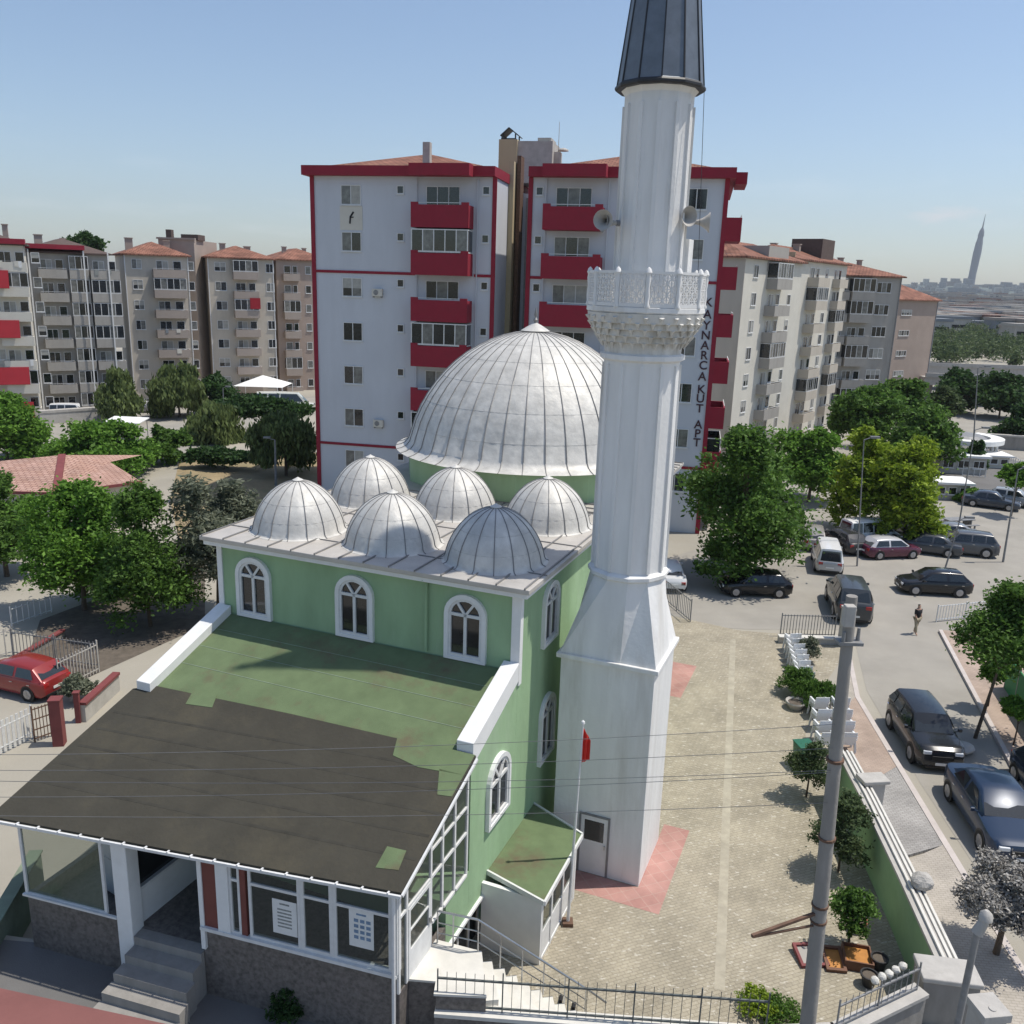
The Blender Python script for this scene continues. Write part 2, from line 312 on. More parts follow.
# pavements with kerb along the street
kx = [(14.2, 2), (14.3, 17), (14.6, 21), (15.1, 26), (15.6, 31), (16.2, 37), (17.6, 42)]
wx = [(11.2, 2), (11.35, 17), (11.6, 20.4), (12.0, 25), (12.4, 29), (13.8, 35), (17.0, 42)]
def strip(name, a, b, i0, i1, m, z0=-.05, z1=.11):
    s = MB(); s.prism([a[i] for i in range(i0, i1+1)]+[b[i] for i in range(i1, i0-1, -1)], z0, z1); return struct(name, s, m)
kxi = [(x-.22, y) for x, y in kx]
wx2 = [(x+.5, y) for x, y in wx]; wx3 = [(x+1.15, y) for x, y in wx]
strip('pavement', wx3, kxi, 0, 3, M['beigepav']); strip('pavement', wx2, wx3, 0, 3, M['greypav'], -.05, .107)
strip('pavement', wx2, kxi, 3, 4, M['greypav'], -.05, .104); strip('pavement', wx2, kxi, 4, 5, M['pinkpav'], -.05, .11); strip('pavement', wx2, kxi, 5, 6, M['beigepav'], -.05, .112)
s = MB()
for (a, b), (c, d) in zip(zip(kx[:-1], kx[1:]), zip(kxi[:-1], kxi[1:])): s.prism([a, b, d, c], -.05, .13)
struct('kerb', s, M['kerb'])
rk = [gz(*q).xy for q in [(942, 632), (1000, 740), (1060, 850)]]; rr = [gz(*q).xy for q in [(1040, 640), (1100, 730), (1200, 860)]]
s = MB(); s.prism([tuple(rk[0]), tuple(rk[1]), tuple(rk[2]), tuple(rr[2]), tuple(rr[1]), tuple(rr[0])], -.05, .12); struct('pavement', s, M['pinkpav'])
s = MB()
for p, q in zip(rk[:-1], rk[1:]): s.prism([tuple(p), tuple(q), tuple(q+Vector((-.2, 0))), tuple(p+Vector((-.2, 0)))], -.05, .14)
struct('kerb', s, M['kerb'])
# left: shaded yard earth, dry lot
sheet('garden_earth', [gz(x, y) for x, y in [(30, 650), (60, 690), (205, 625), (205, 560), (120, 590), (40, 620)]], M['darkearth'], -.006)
sheet('dry_lot', [gz(x, y) for x, y in [(170, 500), (180, 458), (330, 452), (330, 520), (180, 545)]], M['dirt'], -.0055)

# ------------------------------------------------------------------ MOSQUE
mq = empty('mosque', O, YA, 'green rendered mosque with silver metal domes and dark porch roof', 'mosque')
AL, AR, BF, BB, ZT = -13.55, -3.2, -2.1, 17.2, 9.85
s = MB()
s.prism([(AL, BF), (AR, BF), (AR, BB), (AL, BB)], -.6, ZT)
s.build('wall', M['green'], mq)
# lower front block (its side carries the sloping parapets)
s = MB()
def slopez(b): return 7.45+(b-BF)*.336
BE = -5.15
for (y0, y1) in ((BE, BF-.003),):
    s.hexa([(AL, y0, 1.65), (AR, y0, 1.65), (AR, y1, 1.65), (AL, y1, 1.65), (AL, y0, slopez(y0)-.1), (AR, y0, slopez(y0)-.1), (AR, y1, slopez(y1)-.1), (AL, y1, slopez(y1)-.1)])
s.box(AL, -6.5, 1.65, AR, BE-.003, 3.0)
s.box(AL, -6.4, -.6, AR-.35, BF-.003, 1.645)
s.build('wall', M['green'], mq)
# white corner trims + eave + main roof
s = MB()
s.box(AR-.22, BF-.05, 7.0, AR+.05, BF+.17, 9.7); s.build('corner_trim', M['white'], mq); s = MB(); s.box(AL-.05, BF-.05, 7.2, AL+.14, BF+.14, 9.7)
s.build('corner_trim', M['white'], mq)
s = MB(); s.box(AL-.32, BF-.32, ZT-.13, AR+.32, BB+.3, ZT+.02); s.build('eave_board', M['white'], mq, bevel=.02)
roofZ = 10.02
s = MB(); s.box(AL-.4, BF-.4, ZT+.023, AR+.4, BB+.38, roofZ)
s.build('roof', M['leadroof'], mq, bevel=.02)
s = MB()
for k in range(14):
    a = AL-.3+k*.84; s.box(a-.02, BF-.4, roofZ-.02, a+.02, 6.0, roofZ+.045)
for k in range(20):
    b = 6.3+k*.58; s.box(AR-2.6, b-.02, roofZ-.02, AR+.4, b+.02, roofZ+.045)
for b in (-1.1, 2.0, 6.15): s.box(AL-.4, b-.02, roofZ-.02, AR+.4, b+.02, roofZ+.03)
s.build('roof_seam', M['seam'], mq)
# domes
def domeprof(r, h, flare, lip=.06):
    pr = [(r+flare, 0), (r+flare*.62, lip*1.1), (r+flare*.3, lip*2.8), (r+flare*.08, lip*5.5)] if r > 3 else [(r+flare, 0), (r+flare*.4, .03), (r+flare*.05, .1)]
    a0 = 7 if r > 3 else 2
    for t in range(1, 13):
        an = R(a0+t*(86-a0)/12); c = math.cos(an); pr.append((r*(c*.86+(1-math.sin(an))*.14/(1-math.sin(R(7)))*c**0), h*.97*math.sin(an)**.97))
    pr += [(r*.045, h*.995), (.012, h*1.03)]
    return pr
def dome(parent, a, b, z, r, h, flare, nseam, seam_r, n=None, mt='lead', rings=()):
    n = n or nseam*2
    pr = domeprof(r, h, flare)
    s = MB(); s.lathe(pr, n, (0, 0, 0), 0, capb=False, rot=math.pi/n)
    o = s.build('dome', M[mt], parent, smooth=25); o.location = (a, b, z)
    s = MB(); 
    for k in range(nseam):
        t = 2*math.pi*k/nseam
        pts = [Vector((p[0]*math.cos(t)*1.004, p[0]*math.sin(t)*1.004, p[1]+.004)) for p in pr[:-2]]
        s.tube(pts, seam_r, 5)
    s.build('dome_seam', M['seam'], o)
    for fr in rings:
        s = MB(); an = math.asin(fr); zz = h*.97*fr; rad = r*math.cos(an)
        # place the ring exactly on the profile
        for (r0, z0), (r1, z1) in zip(pr[2:-2], pr[3:-1]):
            if z0 <= zz <= z1: rad = r0+(r1-r0)*(zz-z0)/(z1-z0)
        pts = [Vector((rad*math.cos(2*math.pi*i/n), rad*math.sin(2*math.pi*i/n), zz)) for i in range(n+1)]; s.tube(pts, seam_r*.42, 4); s.build('sheet_joint', M['seamlight'], o)
    s = MB(); s.lathe([(r*.11, 0), (r*.12, .03), (r*.05, h*.05), (.01, h*.075)], 12, (0, 0, h*.965)); s.build('cap', M['lead'], o, smooth=40)
    return o
for a, b in ((-11.75, -.3), (-8.25, -.3), (-4.75, -.35), (-11.75, 4.15), (-8.25, 4.15), (-4.75, 4.1)):
    dome(mq, a, b, roofZ+.004, 1.47, 1.64, .14, 16, .015, rings=(.3, .62))
s = MB(); s.lathe([(5.35, roofZ), (5.35, 11.2)], 12, (-8.2, 11.4, 0), 0, rot=R(15)); s.build('drum', M['green'], mq)
bd = dome(mq, -8.2, 11.4, 11.2, 5.15, 5.05, .6, 40, .018, n=80, rings=(.2, .42, .62, .78, .9))
s = MB(); s.lathe([(.06, 0), (.14, .1), (.05, .22), (.1, .34), (.035, .44), (.07, .55), (.01, .85)], 10, (-8.2, 11.4, 16.2)); s.build('finial', M['seam'], mq, smooth=40)

# arched windows
def arch_pts(u0, u1, v0, v1, n=12):
    c = (u0+u1)/2; r = (u1-u0)/2; vs = v1-r*.95
    return [(u0, v0), (u1, v0), (u1, vs)]+[(c+r*math.cos(math.pi*i/n), vs+r*.95*math.sin(math.pi*i/n)) for i in range(1, n)]+[(u0, vs)]
def ringmesh(s, outer, inner, d0, d1, T, m=0):
    k = len(outer)
    for i in range(k):
        j = (i+1) % k
        a, b, c, d = outer[i], outer[j], inner[j], inner[i]
        s.face([T(a, d1), T(b, d1), T(c, d1), T(d, d1)], m); s.face([T(a, d0), T(b, d0), T(b, d1), T(a, d1)], m)
        s.face([T(d, d1), T(c, d1), T(c, d0), T(d, d0)], m)
def archwin(parent, origin, ux, nx, wd, ht):
    """window centre-bottom at origin, ux along the wall, nx outward normal"""
    ux = Vector(ux); nx = Vector(nx); o0 = Vector(origin)
    def T(uv, d): return o0+ux*uv[0]+Vector((0, 0, 1))*uv[1]+nx*d
    h = wd/2
    s = MB(); ringmesh(s, arch_pts(-h-.13, h+.13, -.1, ht+.13), arch_pts(-h, h, 0, ht), -.02, .12, T)
    s.face([T(p, .012) for p in arch_pts(-h-.12, h+.12, -.09, ht+.12)])
    f = s.build('window', M['white'], parent)
    s = MB(); ringmesh(s, arch_pts(-h, h, 0, ht), arch_pts(-h+.08, h-.08, .09, ht-.08), .0, .09, T)
    def b2(p, q, wdt): s.bar(T(p, .06), T(q, .06), wdt, .07, 0, up=nx) if False else s.bar(T(p, .06), T(q, .06), wdt, .055, 0, up=nx)
    vs = ht-h*.95
    b2((0, .05), (0, vs), .09); b2((-h+.05, vs), (h-.05, vs), .09)
    for t in (55, 125): b2((0, vs), (math.cos(R(t))*h*.93, vs+math.sin(R(t))*h*.9), .07)
    s.box  # noqa
    s.build('frame', M['whitemetal'], f)
    s = MB(); s.face([T(p, .03) for p in arch_pts(-h+.05, h-.05, .05, ht-.05)]); s.build('pane', M['glass'], f)
    return f
for a in (-12.2, -8.5, -4.83): archwin(mq, (a, BF, 7.55), (1, 0, 0), (0, -1, 0), 1.05, 1.78)
archwin(mq, (AR, .35, 7.5), (0, 1, 0), (1, 0, 0), 1.05, 1.75)
archwin(mq, (AR, .45, 3.5), (0, 1, 0), (1, 0, 0), 1.05, 2.0)
archwin(mq, (AR, -3.4, 3.65), (0, 1, 0), (1, 0, 0), 1.25, 1.75)
for b in (5.6, 9.4, 13.2, 15.8):
    archwin(mq, (AR, b, 7.2), (0, 1, 0), (1, 0, 0), 1.05, 1.9); archwin(mq, (AR, b, 3.2), (0, 1, 0), (1, 0, 0), 1.05, 2.0)
# rain pipes
s = MB(); s.tube([(-6.08, BF-.08, 7.5), (-6.08, BF-.08, 9.65), (-6.08, BF-.3, 9.8)], .05, 8); s.build('rain_pipe', M['green'], mq)
# sloping parapets
for (a0, a1) in ((AR-.42, AR+.05), (AL-.08, AL+.42)):
    s = MB(); e = BE if a0 > -8 else -5.75
    z0 = slopez(BF); z1 = slopez(e)
    s.hexa([(a0, e, z1-.35), (a1, e, z1-.35), (a1, BF-.055, z0-.3), (a0, BF-.055, z0-.3), (a0, e, z1+.3), (a1, e, z1+.3), (a1, BF-.055, z0+.26), (a0, BF-.055, z0+.26)])
    s.build('parapet', M['white'], mq, bevel=.015)
# porch roof
FL = (-13.45, -10.0); FR = (-3.25, -8.85)
s = MB()
BC = (-5.55, -5.6)
def rz_(a, b):
    # plane through the four roof corners
    return 7.45+(b-BF)*.333
def slab(pts, th, up=0.0):
    t = [(a, b, rz_(a, b)+up) for a, b in pts]; u = [(a, b, z-th) for a, b, z in t]; k = len(pts)
    s.face(t); s.face(u[::-1])
    for i in range(k): j = (i+1) % k; s.face([u[i], u[j], t[j], t[i]])
slab([(AL+.422, -5.9), (AR-.4, -5.3), (AR-.423, BF-.06), (AL+.422, BF-.06)], .07)
s.build('roof', M['greenfelt'], mq)
s = MB()
slab([(-14.0, -10.35), (-3.02, -9.05), (-3.05, -5.2), (AR-.43, -5.2), (-4.6, -5.25), (-8.6, -5.32), (AL+.43, -5.5), (-13.75, -5.78)], .06, .03)
s.build('porch_roof', M['darkfelt'], mq)
for pts in ([(-11.9, -5.35), (-11.1, -5.3), (-10.9, -5.75), (-11.75, -5.85)], [(-5.3, -5.2), (-3.08, -5.2), (-3.08, -5.85), (-4.3, -5.95), (-5.1, -5.8)], [(-3.75, -5.85), (-3.08, -5.85), (-3.08, -6.5), (-3.45, -6.55)], [(-3.9, -8.15), (-3.42, -8.12), (-3.35, -8.6), (-3.88, -8.7)]):
    s = MB(); slab(pts, .012, .043); s.build('felt_patch', M['greenfelt'], mq)
# long lap joints of the felt
s = MB()
for q in range(4):
    b = -2.9-q*.78
    if b > -5.1: s.hexa([(AL+.45, b-.012, rz_(0, b)-.02), (AR-.43, b-.012, rz_(0, b)-.02), (AR-.43, b+.012, rz_(0, b)-.02), (AL+.45, b+.012, rz_(0, b)-.02)]+[(x, y, rz_(0, b)+.006) for x, y in ((AL+.45, b-.012), (AR-.43, b-.012), (AR-.43, b+.012), (AL+.45, b+.012))])
s.build('felt_joint', M['oldgreen'], mq)
for q in range(5):
    b_ = -6.35-q*.62; s = MB(); slab([(-13.6, b_-.35), (-3.1, b_+.55), (-3.1, b_+.62), (-13.6, b_-.28)], .008, .034); s.build('felt_lap', M['feltlap'], mq)
s = MB()
e0 = Vector((-14.02, -10.42, rz_(0, -10.42)-.02)); e1 = Vector((-3.0, -9.11, rz_(0, -9.11)-.02))
s.bar(e0, e1, .05, .07); 
for k in range(18):
    p = e0.lerp(e1, (k+.5)/18); s.box(p.x-.02, p.y-.02, p.z+.03, p.x+.02, p.y+.1, p.z+.06)
s.bar((-2.99, -9.08, rz_(0, -9.08)-.02), (-2.99, -5.25, rz_(0, -5.25)-.02), .05, .07)
s.build('gutter', M['whitemetal'], mq)

# porch front: everything is set out along u from FL to FR
fl = Vector((*FL, 0)); fr_ = Vector((*FR, 0)); fu = (fr_-fl).normalized(); fn = Vector((fu.y, -fu.x, 0)); FW = (fr_-fl).length
wfl = w(*FL); wn = A*fn.x+B*fn.y
def uz(x, y):
    p = gpl(x, y, wfl, wn); a, b, z = loc(p); return (Vector((a, b, 0))-fl).dot(fu), z
def FP(u, d, z): p = fl+fu*u+fn*d; return Vector((p.x, p.y, z))
def fbox(s, u0, u1, z0, z1, d0, d1, m=0):
    s.hexa([FP(u0, d1, z0), FP(u1, d1, z0), FP(u1, d0, z0), FP(u0, d0, z0), FP(u0, d1, z1), FP(u1, d1, z1), FP(u1, d0, z1), FP(u0, d0, z1)], m)
ZS = 2.8; ZE = 4.62
def ztop(u): p = FP(u, 0, 0); return rz_(p.x, p.y)-.1
U1 = uz(103, 850)[0]; U2 = uz(128, 850)[0]; U3 = uz(200, 880)[0]
s = MB(); fbox(s, 0, U2-.1, -.6, uz(75, 905)[1], -.15, 0); s.build('base_wall', M['granite'], mq); s = MB(); fbox(s, U3, FW, -.6, ZS+.02, -.15, 0)
pw = s.build('base_wall', M['granite'], mq)
ZL = uz(75, 905)[1]
# base walls along the two sides
s = MB(); s.box(FL[0], -9.85, -.6, FL[0]+.15, -5.3, ZL); s.build('base_wall', M['granite'], mq); s = MB(); s.box(AR-.15, FR[1]+.02, -.6, AR, -6.51, 2.28); s.build('base_wall', M['granite'], mq)
s = MB(); s.prism([(FL[0]+.16, -9.8), (AR-.16, -8.65), (AR-.16, -6.4), (FL[0]+.16, -6.4)], 1.9, 2.05); s.build('floor', M['granite'], mq)
def win(u0, u1, z0, z1t, fw=.07, transom=None, name='window', gl='porchglass', d=0.0):
    s = MB()
    zz0, zz1 = ztop(u0), ztop(u1)
    t0 = min(zz0, z1t) if z1t else zz0; t1 = min(zz1, z1t) if z1t else zz1
    def q(ua, ub, za, zb, zc=None, zd=None):
        zc = zb if zc is None else zc
        s.hexa([FP(ua, .06, za), FP(ub, .06, za), FP(ub, 0, za), FP(ua, 0, za), FP(ua, .06, zb), FP(ub, .06, zc), FP(ub, 0, zc), FP(ua, 0, zb)])
    q(u0, u0+fw, z0, t0); q(u1-fw, u1, z0, t1); q(u0+fw, u1-fw, z0, z0+fw)
    s.hexa([FP(u0+fw, .06, t0-fw), FP(u1-fw, .06, t1-fw), FP(u1-fw, 0, t1-fw), FP(u0+fw, 0, t0-fw), FP(u0+fw, .06, t0), FP(u1-fw, .06, t1), FP(u1-fw, 0, t1), FP(u0+fw, 0, t0)])
    if transom: q(u0+fw, u1-fw, transom-.035, transom+.035)
    f = s.build(name, M['whitemetal'], mq)
    s = MB(); s.face([FP(u0+fw, .02, z0+fw), FP(u1-fw, .02, z0+fw), FP(u1-fw, .02, t1-fw), FP(u0+fw, .02, t0-fw)]); s.build('pane', M[gl], f)
    return f
win(.0, U1, ZL, None, .08, gl='porchglassgreen')
s = MB(); fbox(s, U2-.42, U2+.02, -.6, ztop(U2)+.0, -.3, .12); s.build('column', M['white'], mq, bevel=.02)
# right run of posts and windows
xs = [(uz(x, 900)[0]) for x in (203, 219, 231, 246, 250, 301, 334, 392)]
s = MB(); fbox(s, U3-.02, xs[0]+.05, ZS-.6, ztop(U3), -.1, .08); s.build('door_jamb', M['white'], mq)
s = MB(); fbox(s, xs[0]+.053, xs[1], ZS, ztop(xs[0]), -.08, .05); s.build('red_panel', M['redbrown'], mq)
s = MB(); fbox(s, xs[1]+.003, xs[2], ZS, ztop(xs[1]), -.1, .1); s.build('post', M['white'], mq)
ZM = uz(275, 888)[1]
win(xs[2]+.003, xs[3]-.12, ZS+.06, None, .06, ZM); 
s = MB(); fbox(s, xs[3]-.117, xs[3]+.03, ZS+.06, ztop(xs[3]), -.05, .05); s.build('red_panel', M['redbrown'], mq)
win(xs[4], xs[5]-.003, ZS+.06, None, .07, ZM); win(xs[5], xs[6]-.003, ZS+.06, None, .1, ZM); win(xs[6], FW-.1, ZS+.06, None, .08, ZM)
s = MB(); fbox(s, U3, FW+.03, ZS-.03, ZS+.057, -.12, .13); fbox(s, -.03, U2-.42, ZL+.003, ZL+.06, .062, .13); s.build('sill', M['whitemetal'], mq)
s = MB(); fbox(s, FW-.1, FW+.05, ZS+.06, ztop(FW)-.02, -.12, .1); s.build('post', M['whitemetal'], mq)
s = MB(); p = FP(FW-.0, .2, 0); s.cyl((p.x, p.y, -.6), (p.x, p.y, 5.1), .045, .045, 8); s.build('rain_pipe', M['whitemetal'], mq)
# posters behind the glass
for nm, (x0, y0, x1, y1), pm, lm in (('poster', (274, 903, 297, 931), 'postergrey', 0), ('poster', (350, 913, 374, 944), 'posterblue', 1)):
    ua, za = uz(x0, y1); ub, zb = uz(x1, y0)
    s = MB(); fbox(s, ua, ub, za, zb, .023, .027); f = s.build(nm, M['paper'], mq)
    s = MB(); W_ = ub-ua; H_ = zb-za
    for r_ in range(6 if lm == 0 else 4):
        z_ = za+H_*(.2+.1*r_ if lm == 0 else .22+.15*r_)
        for c_ in range(1 if lm == 0 else 3): fbox(s, ua+W_*(.2+.25*c_), ua+W_*((.78) if lm == 0 else .38+.25*c_), z_, z_+H_*(.045 if lm == 0 else .09), .0275, .029)
    fbox(s, ua+W_*.3, ua+W_*.7, za+H_*.86, za+H_*.91, .0275, .029)
    s.build('print', M[pm], f)
# passage beside the column: low white wall with a dark window over it
pa = FP(U2-.2, -.3, 0); pb = Vector((pa.x+.1, -5.3, 0))
s = MB(); s.hexa([(pa.x-.1, pa.y, 1.2), (pa.x+.1, pa.y, 1.2), (pb.x+.1, pb.y, 1.2), (pb.x-.1, pb.y, 1.2), (pa.x-.1, pa.y, 3.0), (pa.x+.1, pa.y, 3.0), (pb.x+.1, pb.y, 3.0), (pb.x-.1, pb.y, 3.0)]); s.build('inner_wall', M['white'], mq)
s = MB(); s.bar((pa.x, pa.y, 3.04), (pb.x, pb.y, 3.04), .26, .08); s.bar((pa.x, pa.y-.1, 4.4), (pb.x, pb.y, 5.6), .12, .1)
for t in (.45, .98): q = pa.lerp(pb, t); s.box(q.x-.04, q.y-.04, 3.05, q.x+.04, q.y+.04, 4.4+t*1.2)
wi = s.build('inner_window', M['whitemetal'], mq)
s = MB(); s.face([(pa.x+.02, pa.y, 3.08), (pb.x+.02, pb.y, 3.08), (pb.x+.02, pb.y, 5.5), (pa.x+.02, pa.y, 4.35)]); s.build('pane', M['glass'], wi)
# refrigerator box in the left bay
# side glazing of the porch with its door
s = MB()
SA = AR
def sb(b0, b1, z0, z1, m=0, d=.06): s.box(SA-.04, b0, z0, SA+d-.04, b1, z1, m)
posts = [FR[1], -8.5, -7.33, -6.72, -6.05, -5.33]
for i, b in enumerate(posts):
    zb = 2.3 if i < 3 else 3.0
    sb(b-.04, b+.04, zb, rz_(0, b)-.08)
for i in range(5):
    b0, b1 = posts[i]+.04, posts[i+1]-.04; zb = 2.3 if i < 2 else 3.0
    sb(b0, b1, 4.25, 4.32)
    if i >= 2: sb(b0, b1, 3.0, 3.07, d=.09); sb(b0, b1, 5.0, 5.06) if rz_(0, b1) > 5.3 else None
    za, zc = rz_(0, b0)-.1, rz_(0, b1)-.1
    s.hexa([(SA-.04, b0, za-.07), (SA+.02, b0, za-.07), (SA+.02, b1, zc-.07), (SA-.04, b1, zc-.07), (SA-.04, b0, za), (SA+.02, b0, za), (SA+.02, b1, zc), (SA-.04, b1, zc)])
f = s.build('side_window', M['whitemetal'], mq)
s = MB()
for i in (0, 2, 3, 4):
    b0, b1 = posts[i]+.04, posts[i+1]-.04; zb = 2.3 if i == 0 else 3.07
    s.face([(SA-.02, b0, zb), (SA-.02, b1, zb), (SA-.02, b1, rz_(0, b1)-.15), (SA-.02, b0, rz_(0, b0)-.15)])
b0, b1 = posts[1]+.04, posts[2]-.04
s.face([(SA-.02, b0, 4.32), (SA-.02, b1, 4.32), (SA-.02, b1, rz_(0, b1)-.15), (SA-.02, b0, rz_(0, b0)-.15)])
s.build('pane', M['porchglass'], f)
s = MB(); s.box(SA-.02, b0+.01, 2.31, SA+.03, b1-.01, 3.1)
for q0, q1, q2, q3 in ((b0+.01, b0+.1, 3.1, 4.24), (b1-.1, b1-.01, 3.1, 4.24), (b0+.1, b1-.1, 4.15, 4.24), (b0+.1, b1-.1, 3.6, 3.64)): s.box(SA-.02, q0, q2, SA+.03, q1, q3)
dr = s.build('door', M['whitemetal'], mq)
s = MB(); s.face([(SA, b0+.1, 3.1), (SA, b1-.1, 3.1), (SA, b1-.1, 4.15), (SA, b0+.1, 4.15)]); s.build('pane', M['porchglass'], dr)
s = MB(); s.box(SA+.03, b1-.1, 3.15, SA+.08, b1-.04, 3.3); s.build('handle', M['steel'], dr)
# white trim under the green side wall and basement windows
s = MB(); s.box(AR-.05, -6.5, 1.6, AR+.08, -3.63, 1.68); s.build('trim', M['white'], mq)
s = MB()
for b in (-5.9, -5.2, -4.5, -3.9): s.box(AR-.345, b-.04, -.02, AR-.26, b+.04, 1.6)
s.box(AR-.345, -5.9, 1.5, AR-.26, -3.9, 1.6); f = s.build('basement_window', M['whitemetal'], mq)
s = MB(); s.face([(AR-.3, -5.9, 0), (AR-.3, -3.9, 0), (AR-.3, -3.9, 1.5), (AR-.3, -5.9, 1.5)]); s.build('pane', M['glass'], f)
s = MB(); s.box(AR-.14, -.3, -.6, AR+.001, BF, 1.64) if False else None
# entrance lean-to
s = MB()
ex0, ex1, ey0, ey1 = AR+.003, -1.43, -4.3, -1.3
hz0, hz1 = 2.1, 2.16
s.hexa([(ex0, ey0, -.02), (ex1, ey0, -.02), (ex1, ey0+.12, -.02), (ex0, ey0+.12, -.02), (ex0, ey0, 2.05), (ex1, ey0, 2.05), (ex1, ey0+.12, 2.05), (ex0, ey0+.12, 2.05)])
an = s.build('annex_wall', M['white'], mq)
s = MB(); s.box(ex0, ey1-.12, -.02, ex1, ey1, 2.05); s.build('annex_wall', M['white'], mq)
s = MB()
ry0, ry1 = -4.5, -1.1
s.hexa([(ex0, -3.9, 2.05), (ex1+.12, ry0, 2.1), (ex1+.12, ry1-.2, 2.1), (ex0, -.35, 2.05), (ex0, -3.9, 2.17), (ex1+.12, ry0, 2.22), (ex1+.12, ry1-.2, 2.22), (ex0, -.35, 2.17)]); s.build('annex_roof', M['greenfelt'], mq)
s = MB(); s.bar((ex1+.15, ry0-.03, 2.18), (ex1+.15, ry1-.2, 2.18), .06, .14); s.bar((ex0, -3.93, 2.14), (ex1+.15, ry0-.03, 2.19), .06, .14); s.bar((ex0, -.32, 2.14), (ex1+.15, ry1-.17, 2.19), .06, .14); s.build('annex_trim', M['whitemetal'], mq)
s = MB()
for b in (ey0+.12, -3.4, -2.45, -1.5): s.box(ex1-.07, b-.05, -.02, ex1, b+.05, 2.08)
for z in (.02, .85, 1.98): s.box(ex1-.07, ey0+.17, z, ex1-.005, -1.55, z+.08)
s.box(ex1-.05, ey0+.17, .1, ex1-.03, -1.55, .85)
f = s.build('annex_front', M['whitemetal'], mq)
s = MB(); s.face([(ex1-.03, ey0+.17, .93), (ex1-.03, -1.55, .93), (ex1-.03, -1.55, 1.98), (ex1-.03, ey0+.17, 1.98)]); s.build('pane', M['porchglass'], f)

# platform and side stair
s = MB(); s.prism([(AR+.003, -8.4), (-2.55, -8.2), (-2.42, -8.55), (-1.35, -8.15), (-2.02, -7.0), (AR+.003, -7.1)], -.6, 2.3); st = s.build('landing', M['granite'], mq)
s = MB(); s.prism([(AR+.003, -8.45), (-2.58, -8.25), (-2.45, -8.6), (-1.33, -8.17), (-2.0, -6.95), (AR+.003, -7.05)], 2.302, 2.36); s.build('landing_top', M['marble'], mq)
sd = Vector((math.cos(R(31)), math.sin(R(31)), 0)); sn = Vector((sd.y, -sd.x, 0))
s = MB(); s0 = Vector((-2.08, -7.0, 0)); N = 9
for k in range(N):
    p = s0+sd*(k*.31); q = s0+sd*((k+1)*.31+.04); z = 2.3*(1-(k+1)/(N+.5))
    s.prism([(p.x, p.y), (q.x, q.y), ((q+sn*1.2).x, (q+sn*1.2).y), ((p+sn*1.2).x, (p+sn*1.2).y)], -.02+k*.0005, z)
stairs = s.build('steps', M['marble'], mq)
s = MB()
def rp(t, off=0): p = s0+sd*t+sn*off; z = max(0, 2.3-2.3*t/(N*.31)) if t > 0 else 2.36; return Vector((p.x, p.y, z))
hp = [Vector((AR+.1, -7.15, 3.28)), Vector((-2.1, -7.02, 3.28)), rp(N*.31)+Vector((0, 0, .95)), rp(N*.31+.5)+Vector((0, 0, .5))]
s.tube(hp, .028, 8)
for fz in (.33, .62):
    s.tube([p+Vector((0, 0, fz-.95)) for p in hp[:3]], .014, 6)
for t in (0, .55, 1.1, 1.65, 2.2, 2.75):
    p = rp(t+.001); s.cyl(p, p+Vector((0, 0, .95)), .02, .02, 6)
s.cyl((AR+.1, -7.15, 2.36), (AR+.1, -7.15, 3.28), .02, .02, 6); s.cyl((-2.7, -7.1, 2.36), (-2.7, -7.1, 3.28), .02, .02, 6)
s.build('handrail', M['steel'], mq, smooth=40)
# front steps to the lower street
s = MB()
for k in range(5):
    fbox(s, U2+.03-.06*k, U3-.03+.06*k, .7+.0004*k, 2.06-.25*(k+1)+.003, .11+(k*.36), .11+(k+1)*.36)
fbox(s, U2+.03, U3-.03, .7, 2.052, -.2, .107)
s.build('front_steps', M['concrete'], mq)

# ------------------------------------------------------------------ fridge in porch bay (stands on porch floor)
pf = FP((U1)*.73, -1.3, 0); wp = w(pf.x, pf.y, 2.06)
fz = empty('refrigerator', wp, YA+R(-10), 'white refrigerator standing behind the left porch window', 'refrigerator')
s = MB(); s.box(-.3, -.3, 0, .3, .3, 1.75); s.build('cabinet', M['plastic'], fz, bevel=.03)
s = MB(); s.box(-.29, -.34, .06, .29, -.302, 1.1); s.box(-.29, -.34, 1.12, .29, -.302, 1.72); s.build('door', M['plastic'], fz, bevel=.01)
s = MB(); s.box(.2, -.38, .8, .24, -.342, 1.05); s.box(.2, -.38, 1.16, .24, -.342, 1.35); s.build('handle', M['greymetal'], fz)

# ------------------------------------------------------------------ MINARET
mn = empty('minaret', w(-1.1, 1.35), YA, 'tall white minaret with fretted balcony and blue grey cone', 'minaret')
hb = 1.33
s = MB(); s.box(-hb-.22, -hb, -.02, hb, hb, 7.15); s.build('pedestal', M['minwhite'], mn, bevel=.02)
s = MB(); s.box(-hb-.34, -hb-.12, 7.153, hb+.12, hb+.12, 7.3); s.build('ledge', M['minwhite'], mn, bevel=.02)
